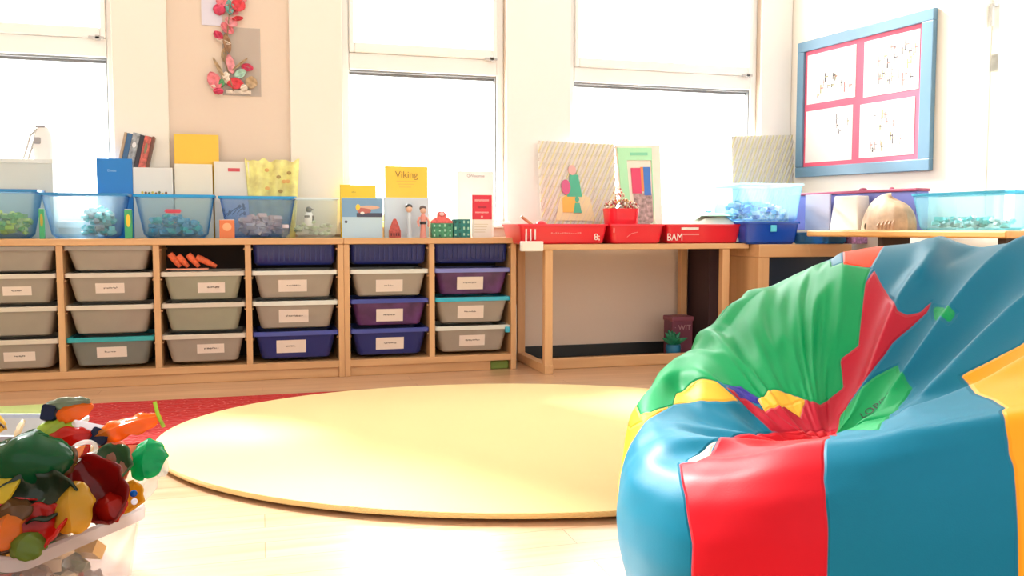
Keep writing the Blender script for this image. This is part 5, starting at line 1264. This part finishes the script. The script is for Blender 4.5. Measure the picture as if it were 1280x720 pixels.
for k, (cn, poly) in enumerate(PATCHES):
    sd = inpoly_sdf(Ub, Vb, poly)
    at = me.attributes.new('patch_%d' % k, 'FLOAT', 'POINT'); at.data.foreach_set('value', np.clip(sd, -.2, .2).astype(np.float32).ravel())
    an_ = nt.nodes.new('ShaderNodeAttribute'); an_.attribute_name = 'patch_%d' % k
    r_ = nt.nodes.new('ShaderNodeMapRange'); r_.inputs[1].default_value = -.0012; r_.inputs[2].default_value = .0012; nt.links.new(an_.outputs['Fac'], r_.inputs[0])
    mx = nt.nodes.new('ShaderNodeMix'); mx.data_type = 'RGBA'; nt.links.new(r_.outputs[0], mx.inputs[0]); nt.links.new(cur, mx.inputs[6]); mx.inputs[7].default_value = (*CLOTH[cn], 1); cur = mx.outputs[2]
    ab = nt.nodes.new('ShaderNodeMath'); ab.operation = 'ABSOLUTE'; nt.links.new(an_.outputs['Fac'], ab.inputs[0])
    s_ = nt.nodes.new('ShaderNodeMapRange'); s_.inputs[1].default_value = 0; s_.inputs[2].default_value = .006; s_.inputs[3].default_value = 0; s_.inputs[4].default_value = 1; nt.links.new(ab.outputs[0], s_.inputs[0])
    if hsum is None: hsum = s_.outputs[0]
    else:
        mn = nt.nodes.new('ShaderNodeMath'); mn.operation = 'MINIMUM'; nt.links.new(hsum, mn.inputs[0]); nt.links.new(s_.outputs[0], mn.inputs[1]); hsum = mn.outputs[0]
nt.links.new(cur, b.inputs['Base Color'])
tc = nt.nodes.new('ShaderNodeTexCoord'); nz = nt.nodes.new('ShaderNodeTexNoise'); nz.inputs['Scale'].default_value = 420; nt.links.new(tc.outputs['Object'], nz.inputs['Vector'])
bp = nt.nodes.new('ShaderNodeBump'); bp.inputs['Strength'].default_value = .7; bp.inputs['Distance'].default_value = .003; hsum and nt.links.new(hsum, bp.inputs['Height'])
bp2 = nt.nodes.new('ShaderNodeBump'); bp2.inputs['Strength'].default_value = .12; bp2.inputs['Distance'].default_value = .001; nt.links.new(nz.outputs['Fac'], bp2.inputs['Height']); nt.links.new(bp.outputs['Normal'], bp2.inputs['Normal'])
nt.links.new(bp2.outputs['Normal'], b.inputs['Normal'])
me.materials.append(m)
import bmesh
bm = bmesh.new(); bm.from_mesh(me); bmesh.ops.recalc_face_normals(bm, faces=bm.faces); bm.to_mesh(me); bm.free()
bag = bpy.data.objects.new('bean_bag_chair', me); col.objects.link(bag); bag.location = BAG_C; bag.rotation_euler = (0, 0, -YAW)
tag(bag, 'large patchwork bean bag in blue, red, green and orange cloth, slumped on the floor', 'bean bag')

from mathutils.bvhtree import BVHTree
Mw = Matrix.Translation(BAG_C) @ Matrix.Rotation(-YAW, 4, 'Z')
bv = BVHTree.FromPolygons([Mw @ v.co for v in me.vertices], [tuple(p.vertices) for p in me.polygons])
h0 = bv.ray_cast(EYE, ray(1097, 508).normalized())[0]; nn_ = bv.ray_cast(EYE, ray(1097, 508).normalized())[1]
if nn_.dot(ray(1097, 508)) > 0: nn_ = -nn_
# printed letters laid on the cloth: every corner of the lettering is dropped onto the fabric
c_ = bpy.data.curves.new('lettering', 'FONT'); c_.body = 'LOP/SA'; c_.size = .024; c_.align_x = 'CENTER'; c_.align_y = 'CENTER'
o_ = bpy.data.objects.new('lettering', c_); col.objects.link(o_); mt = bpy.data.meshes.new_from_object(o_); bpy.data.objects.remove(o_)
xa_ = (RGT - nn_ * RGT.dot(nn_)).normalized(); ya_ = nn_.cross(xa_)
xa_ = (xa_ * math.cos(.10) + ya_ * math.sin(.10)).normalized(); ya_ = nn_.cross(xa_)
iM = Mw.inverted()
for v in mt.vertices:
    p = h0 + xa_ * v.co.x + ya_ * v.co.y
    q = bv.find_nearest(p); n_ = q[1] if q[1].dot(nn_) > 0 else -q[1]
    v.co = iM @ (q[0] + n_ * .0015)
ol = bpy.data.objects.new('lettering', mt); col.objects.link(ol); ol.parent = bag; mt.materials.append(mat('black_print', (.01, .015, .012), .6))

# ------------------------------------------------------------------ camera, light, world
cam = bpy.data.cameras.new('camera'); co = bpy.data.objects.new('camera', cam); col.objects.link(co)
cam.sensor_width = 36; cam.lens = 36 * FPX / 1280; cam.clip_start = .05
co.location = EYE; co.rotation_euler = (PI / 2 - PITCH, 0, -YAW)
bpy.context.scene.camera = co
sun = bpy.data.lights.new('sun', 'SUN'); so = bpy.data.objects.new('sun', sun); col.objects.link(so)
sun.energy = 8; sun.angle = math.radians(8); sun.color = (1, .98, .94)
so.rotation_euler = Vector((-.42, .85, .66)).normalized().to_track_quat('Z', 'Y').to_euler()
W = bpy.data.worlds.new('world'); bpy.context.scene.world = W; W.use_nodes = True
nt = W.node_tree; bg = nt.nodes['Background']
tc = nt.nodes.new('ShaderNodeTexCoord'); sp = nt.nodes.new('ShaderNodeSeparateXYZ'); nt.links.new(tc.outputs['Generated'], sp.inputs[0])
mr = nt.nodes.new('ShaderNodeMapRange'); mr.inputs[1].default_value = -.3; mr.inputs[2].default_value = .6; mr.inputs[3].default_value = .85; mr.inputs[4].default_value = 5
nt.links.new(sp.outputs['Y'], mr.inputs[0]); nt.links.new(mr.outputs[0], bg.inputs['Strength'])
bg.inputs['Color'].default_value = (1, .99, .97, 1)
vs = bpy.context.scene.view_settings
bpy.context.scene.display_settings.display_device = 'sRGB'
vs.view_transform = 'Standard'; vs.look = 'None'; vs.gamma = 1; vs.use_curve_mapping = False; vs.exposure = 0.88
